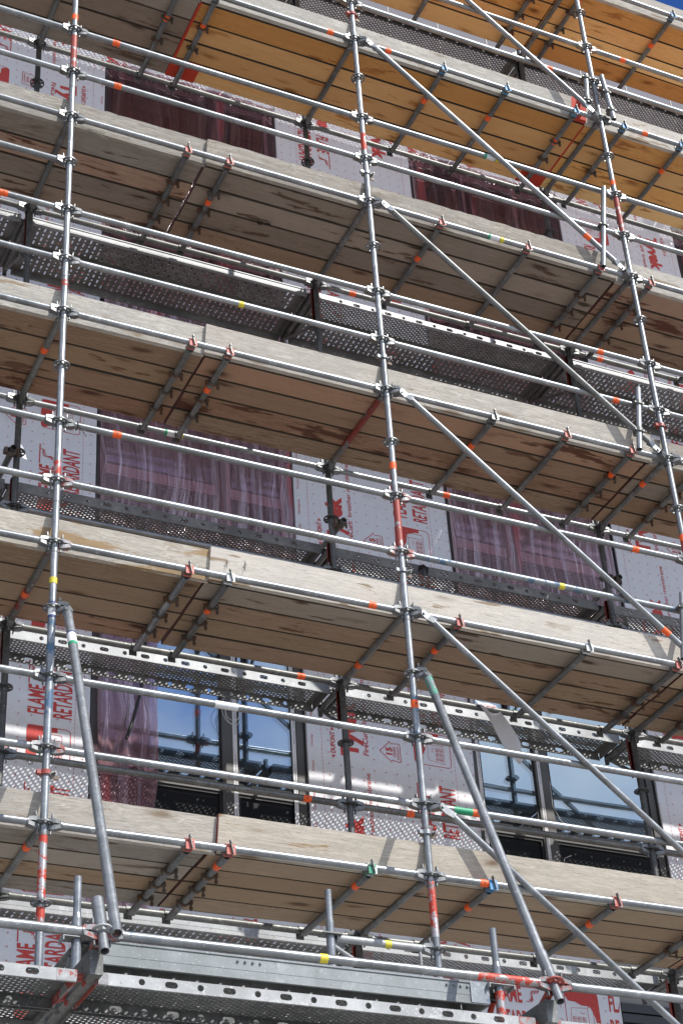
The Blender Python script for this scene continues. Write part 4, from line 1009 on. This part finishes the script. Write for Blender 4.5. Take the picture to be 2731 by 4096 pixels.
def membrane(x0, x1, z0, z1, xd, zt, label, flip=False, horiz=False):
    """one sheet: x0..x1, z0..z1; xd = x of its left dashed line, zt = z of one 'T' foot; flip = hung upside down"""
    mb = MB(); n, m = 22, int((z1-z0)*16)+2; vs = []; r_ = random.Random(int(x0*100)+3)
    ph = [r_.uniform(0, 6.3) for _ in range(4)]
    def yo(x, z): return -.007*(1+math.sin(x*3.1+ph[0])*math.sin(z*1.9+ph[1])) - .003*(1+math.sin(x*7+z*2.3+ph[2])) - .0016*(1+math.sin(z*13+x*5+ph[3]))
    for j in range(m+1):
        for i in range(n+1): x, z = x0+(x1-x0)*i/n, z0+(z1-z0)*j/m; vs.append((x-x0, yo(x, z), z-z0))
    mb.add(vs, [(j*(n+1)+i, j*(n+1)+i+1, (j+1)*(n+1)+i+1, (j+1)*(n+1)+i) for j in range(m) for i in range(n)], True)
    # turned edges give the sheet a body
    mb.box(0, x1-x0, .001, .003, 0, z1-z0)
    def W(u, v):
        if horiz: return (xd+v, zt-u)
        return (xd + (1.19-u if flip else u), (zt - v if flip else zt + v))
    pr = MB(); k0 = int((z0-zt)/P)-3; k1 = int((z1-zt)/P)+3
    if horiz: k0, k1 = -4, 5
    if flip: k0, k1 = int((zt-z1)/P)-3, int((zt-z0)/P)+3
    def put(pts, fs, off):
        w = [W(a, b+off) for a, b in pts]
        ok = [x0+.004 < p[0] < x1-.004 and z0+.002 < p[1] < z1-.002 for p in w]
        if not any(ok): return
        if not all(ok):
            fs = [f for f in fs if all(ok[i] for i in f)]; used = sorted({i for f in fs for i in f})
            if not used: return
            mp_ = {a: b for b, a in enumerate(used)}; w = [w[i] for i in used]; fs = [tuple(mp_[i] for i in f) for f in fs]
        pr.add([(x-x0, yo(x, z)-.0022, z-z0) for x, z in w], fs)
    for k in range(k0, k1+1):
        for pts, fs, bb in UNIT: put(pts, fs, k*P)
    v = k0*P
    while v < k1*P:
        for u in (0, 1.19): put(*seg([(u, v), (u, v+.020)], .0032), 0)
        v += .034
    j = int(k0*P/.1)
    while j*.1 < (k1+1)*P:
        v = j*.1+.002; vm = (v % P)
        for i in range(-1, 14):
            u = .055+.1*i
            if any(a < u < b and (c < vm < d or c < vm-P < d or c < vm+P < d) for a, b, c, d in ZONES): continue
            if abs(u-1.19) < .03 or abs(u) < .03 or u < -.02: continue
            s_ = .0085; put([(u-s_, v-.0014), (u+s_, v-.0014), (u+s_, v+.0014), (u-s_, v+.0014)], [(0, 1, 2, 3)], 0); put([(u-.0014, v-s_), (u+.0014, v-s_), (u+.0014, v+s_), (u-.0014, v+s_)], [(0, 1, 2, 3)], 0)
        j += 1
    return tag(obj('membrane_sheet', two('membrane_sheet', mb, TYV, pr, INK), None, (x0, YW-.004, z0)), label, 'membrane sheet', 'printed white membrane sheets')
ms = membrane(-.598, .898, -.4, 8.30, -.405, 3.424, 'printed white membrane sheet on the wall at the left edge of the view')
vs, fs = text_polys('45', .075, -.02); mb = MB(); mb.add([(.42+.598+u*.8, -.016, 3.42+.4+v) for u, v in vs], fs); obj('pencil_number', mb.mesh('pencil_number', BLK), ms)
membrane(2.682, 4.178, -.4, 8.30, 2.807, 3.91, 'printed white membrane pier between the left and right windows, with upright lettering')
membrane(5.967, 7.458, -.4, 8.30, 6.05, 3.54, 'printed white membrane pier right of the right windows')
membrane(-.598, .898, 8.31, 11.60, -.405, 9.62, 'upper left membrane sheet with its lettering upside down', True)
membrane(2.682, 4.178, 8.31, 11.60, 2.90, 9.35, 'upper middle membrane sheet with its lettering upside down', True)
membrane(5.967, 7.458, 8.31, 11.60, 6.20, 9.9, 'upper right membrane sheet with its lettering upside down', True)
for ci in range(1, 3):
    a, b = WX[ci]
    membrane(a+.003, b-.003, 8.085, 8.447, a-.2, 7.9, f'narrow membrane band above the {WPOS[ci]} middle-storey window')
    membrane(a+.003, b-.003, 5.085, 5.447, a-.2, 4.7, f'narrow membrane band above the {WPOS[ci]} lower-storey window')
    if ci == 1: membrane(a+.003, b-.003, 1.0, 2.447, a+.18, 1.70, f'membrane sheet below the {WPOS[ci]} lower-storey window')
    else: membrane(a+.003, 5.262, 1.0, 2.447, 3.715, 2.984, 'membrane sheet below the right lower-storey window, its lettering running sideways', False, True)
    membrane(a+.003, b-.003, 11.085, 11.60, a-.2, 10.9, f'narrow membrane band above the {WPOS[ci]} upper-storey window')
# loose torn flap of membrane
mb = MB(); n = 14; vs = []
for j in range(n+1):
    v = j/n; w = .20*(1-.35*v) if v < .7 else .20*(1-.35*v)*(1-(v-.7)/.3*.75)
    for i in range(7):
        u = i/6-.5; vs.append((u*w+.20*v, .03*math.sin(u*5+v*4)-.10*v, -.52*v+.02*math.sin(u*6)))
mb.add(vs, [(j*7+i, j*7+i+1, j*7+8+i, j*7+7+i) for j in range(n) for i in range(6)], True)
fl = tag(obj('membrane_flap', mb.mesh('membrane_flap', TYV), None, (3.80, 1.08, 4.05)), 'torn grey-white membrane flap hanging over the deck edge below the second deck', 'membrane scrap')
vs, fs = text_polys('Overlap', .05, .0, .9); mb = MB(); mb.add([(.01+u*.7, -.006-.02, -.03-v) for u, v in [(a-.06, b) for a, b in vs]], fs); obj('print', mb.mesh('print', INK), fl)
# dark slatted panel at the foot of the wall on the right
t = thing('slatted_panel', 'dark grey horizontal slats on the wall at the bottom right corner', 'panel', (5.266, YW, 1.02))
mb = MB()
for q in range(13): mb.box(0, .70, -.030, -.008, q*.085, q*.085+.070)
obj('slats', mb.mesh('slats', LOUV), t)
mb = MB(); mb.box(0, .70, -.006, -.001, 0, 1.10); obj('backing', mb.mesh('backing', FRAMED), t)

# ---------------------------------------------------------------- ground, sky, light, camera
k = N('concrete_paving'); v = k.coords((1,1,1), False)
br = k.n('ShaderNodeTexBrick'); k.l(v, br.inputs['Vector']); k.set(br, Scale=1.6, Mortar_Size=.012); br.inputs['Color1'].default_value = (.36, .35, .33, 1); br.inputs['Color2'].default_value = (.42, .41, .385, 1); br.inputs['Mortar'].default_value = (.16, .155, .15, 1)
PAVE = k.done(k.bsdf(k.mix(k.ramp(k.noise(v, .7, 6.), (.4, 0.), (.75, .4)), br.outputs[0], (.22, .21, .2)), .85))
mb = MB(); mb.add([(-400,-400,0),(400,-400,0),(400,400,0),(-400,400,0)], [(0,1,2,3)])
g = struct(obj('ground', mb.mesh('ground', plain('asphalt_ground', (.34, .33, .31), .9, 0, .3, .6)), None, (0, 0, -4.32)))
mb = MB(); mb.box(-40, 40, -9, 2.0, -.02, .0); struct(obj('pavement', mb.mesh('pavement', PAVE), None, (0, 0, -4.30)))

S = Vector((.65, -1.0, 1.2)).normalized()
sun = bpy.data.lights.new('sun', 'SUN'); sun.energy = 4.6; sun.angle = math.radians(.55); sun.color = (1., .955, .89)
so = link(bpy.data.objects.new('sun', sun)); so.rotation_mode = 'QUATERNION'; so.rotation_quaternion = Vector((0,0,1)).rotation_difference(S)
w = bpy.data.worlds.new('World'); scene.world = w; w.use_nodes = True; nt = w.node_tree; nt.nodes.clear()
def wn(ty, **kw):
    o = nt.nodes.new(ty)
    for a, b in kw.items(): setattr(o, a, b)
    return o
sky = wn('ShaderNodeTexSky', sky_type='NISHITA', sun_disc=False); sky.sun_elevation = math.asin(S.z); sky.sun_rotation = math.atan2(S.x, S.y); sky.air_density = 1.2; sky.dust_density = .6; sky.ozone_density = 2.2
tc = wn('ShaderNodeTexCoord'); mp = wn('ShaderNodeMapping'); mp.inputs['Scale'].default_value = (1.2, 1.2, 2.4); mp.inputs['Location'].default_value = (.3, .7, .2)
nz = wn('ShaderNodeTexNoise'); nz.inputs['Scale'].default_value = 1.9; nz.inputs['Detail'].default_value = 7; nz.inputs['Roughness'].default_value = .58
rp = wn('ShaderNodeValToRGB'); rp.color_ramp.elements[0].position = .36; rp.color_ramp.elements[1].position = .60
sp = wn('ShaderNodeSeparateXYZ'); mr = wn('ShaderNodeMapRange'); mr.inputs['From Min'].default_value = .25; mr.inputs['From Max'].default_value = -.15
ml = wn('ShaderNodeMath', operation='MULTIPLY'); mx = wn('ShaderNodeMix', data_type='RGBA'); mx.inputs[7].default_value = (10.6, 11.0, 11.7, 1)
tn = wn('ShaderNodeMix', data_type='RGBA', blend_type='MULTIPLY'); tn.inputs[0].default_value = 1; tn.inputs[7].default_value = (.26, .50, .98, 1)
bg = wn('ShaderNodeBackground'); bg.inputs['Strength'].default_value = .10; ow = wn('ShaderNodeOutputWorld')
L = nt.links.new
L(tc.outputs['Generated'], mp.inputs[0]); L(mp.outputs[0], nz.inputs['Vector']); L(nz.outputs['Fac'], rp.inputs[0]); L(tc.outputs['Generated'], sp.inputs[0]); L(sp.outputs['Y'], mr.inputs['Value'])
L(rp.outputs[0], ml.inputs[0]); L(mr.outputs[0], ml.inputs[1]); L(ml.outputs[0], mx.inputs[0]); L(sky.outputs[0], tn.inputs[6]); L(tn.outputs[2], mx.inputs[6]); L(mx.outputs[2], bg.inputs['Color']); L(bg.outputs[0], ow.inputs[0])

cam = bpy.data.cameras.new('camera'); co = link(bpy.data.objects.new('camera', cam)); scene.camera = co
cam.sensor_fit = 'HORIZONTAL'; cam.sensor_width = 24.; cam.lens = 24*2.671990; cam.clip_end = 1500; cam.clip_start = .05
yw, pt, rl = 0.4709147591929408, 0.6038275779605062, -0.06940648577954368
fw = Vector((math.sin(yw)*math.cos(pt), math.cos(yw)*math.cos(pt), math.sin(pt))); rt = Vector((math.cos(yw), -math.sin(yw), 0)); up = rt.cross(fw)
c_, s_ = math.cos(rl), math.sin(rl); r2 = rt*c_ + up*s_; u2 = up*c_ - rt*s_
co.matrix_world = Matrix(((r2.x, u2.x, -fw.x, -2.7953432), (r2.y, u2.y, -fw.y, -9.6455919), (r2.z, u2.z, -fw.z, -2.7146743), (0, 0, 0, 1)))
scene.view_settings.view_transform = 'Standard'; scene.view_settings.look = 'None'; scene.view_settings.exposure = .27; scene.view_settings.gamma = 1
scene.cycles.max_bounces = 8; scene.cycles.transparent_max_bounces = 12; scene.cycles.use_adaptive_sampling = True
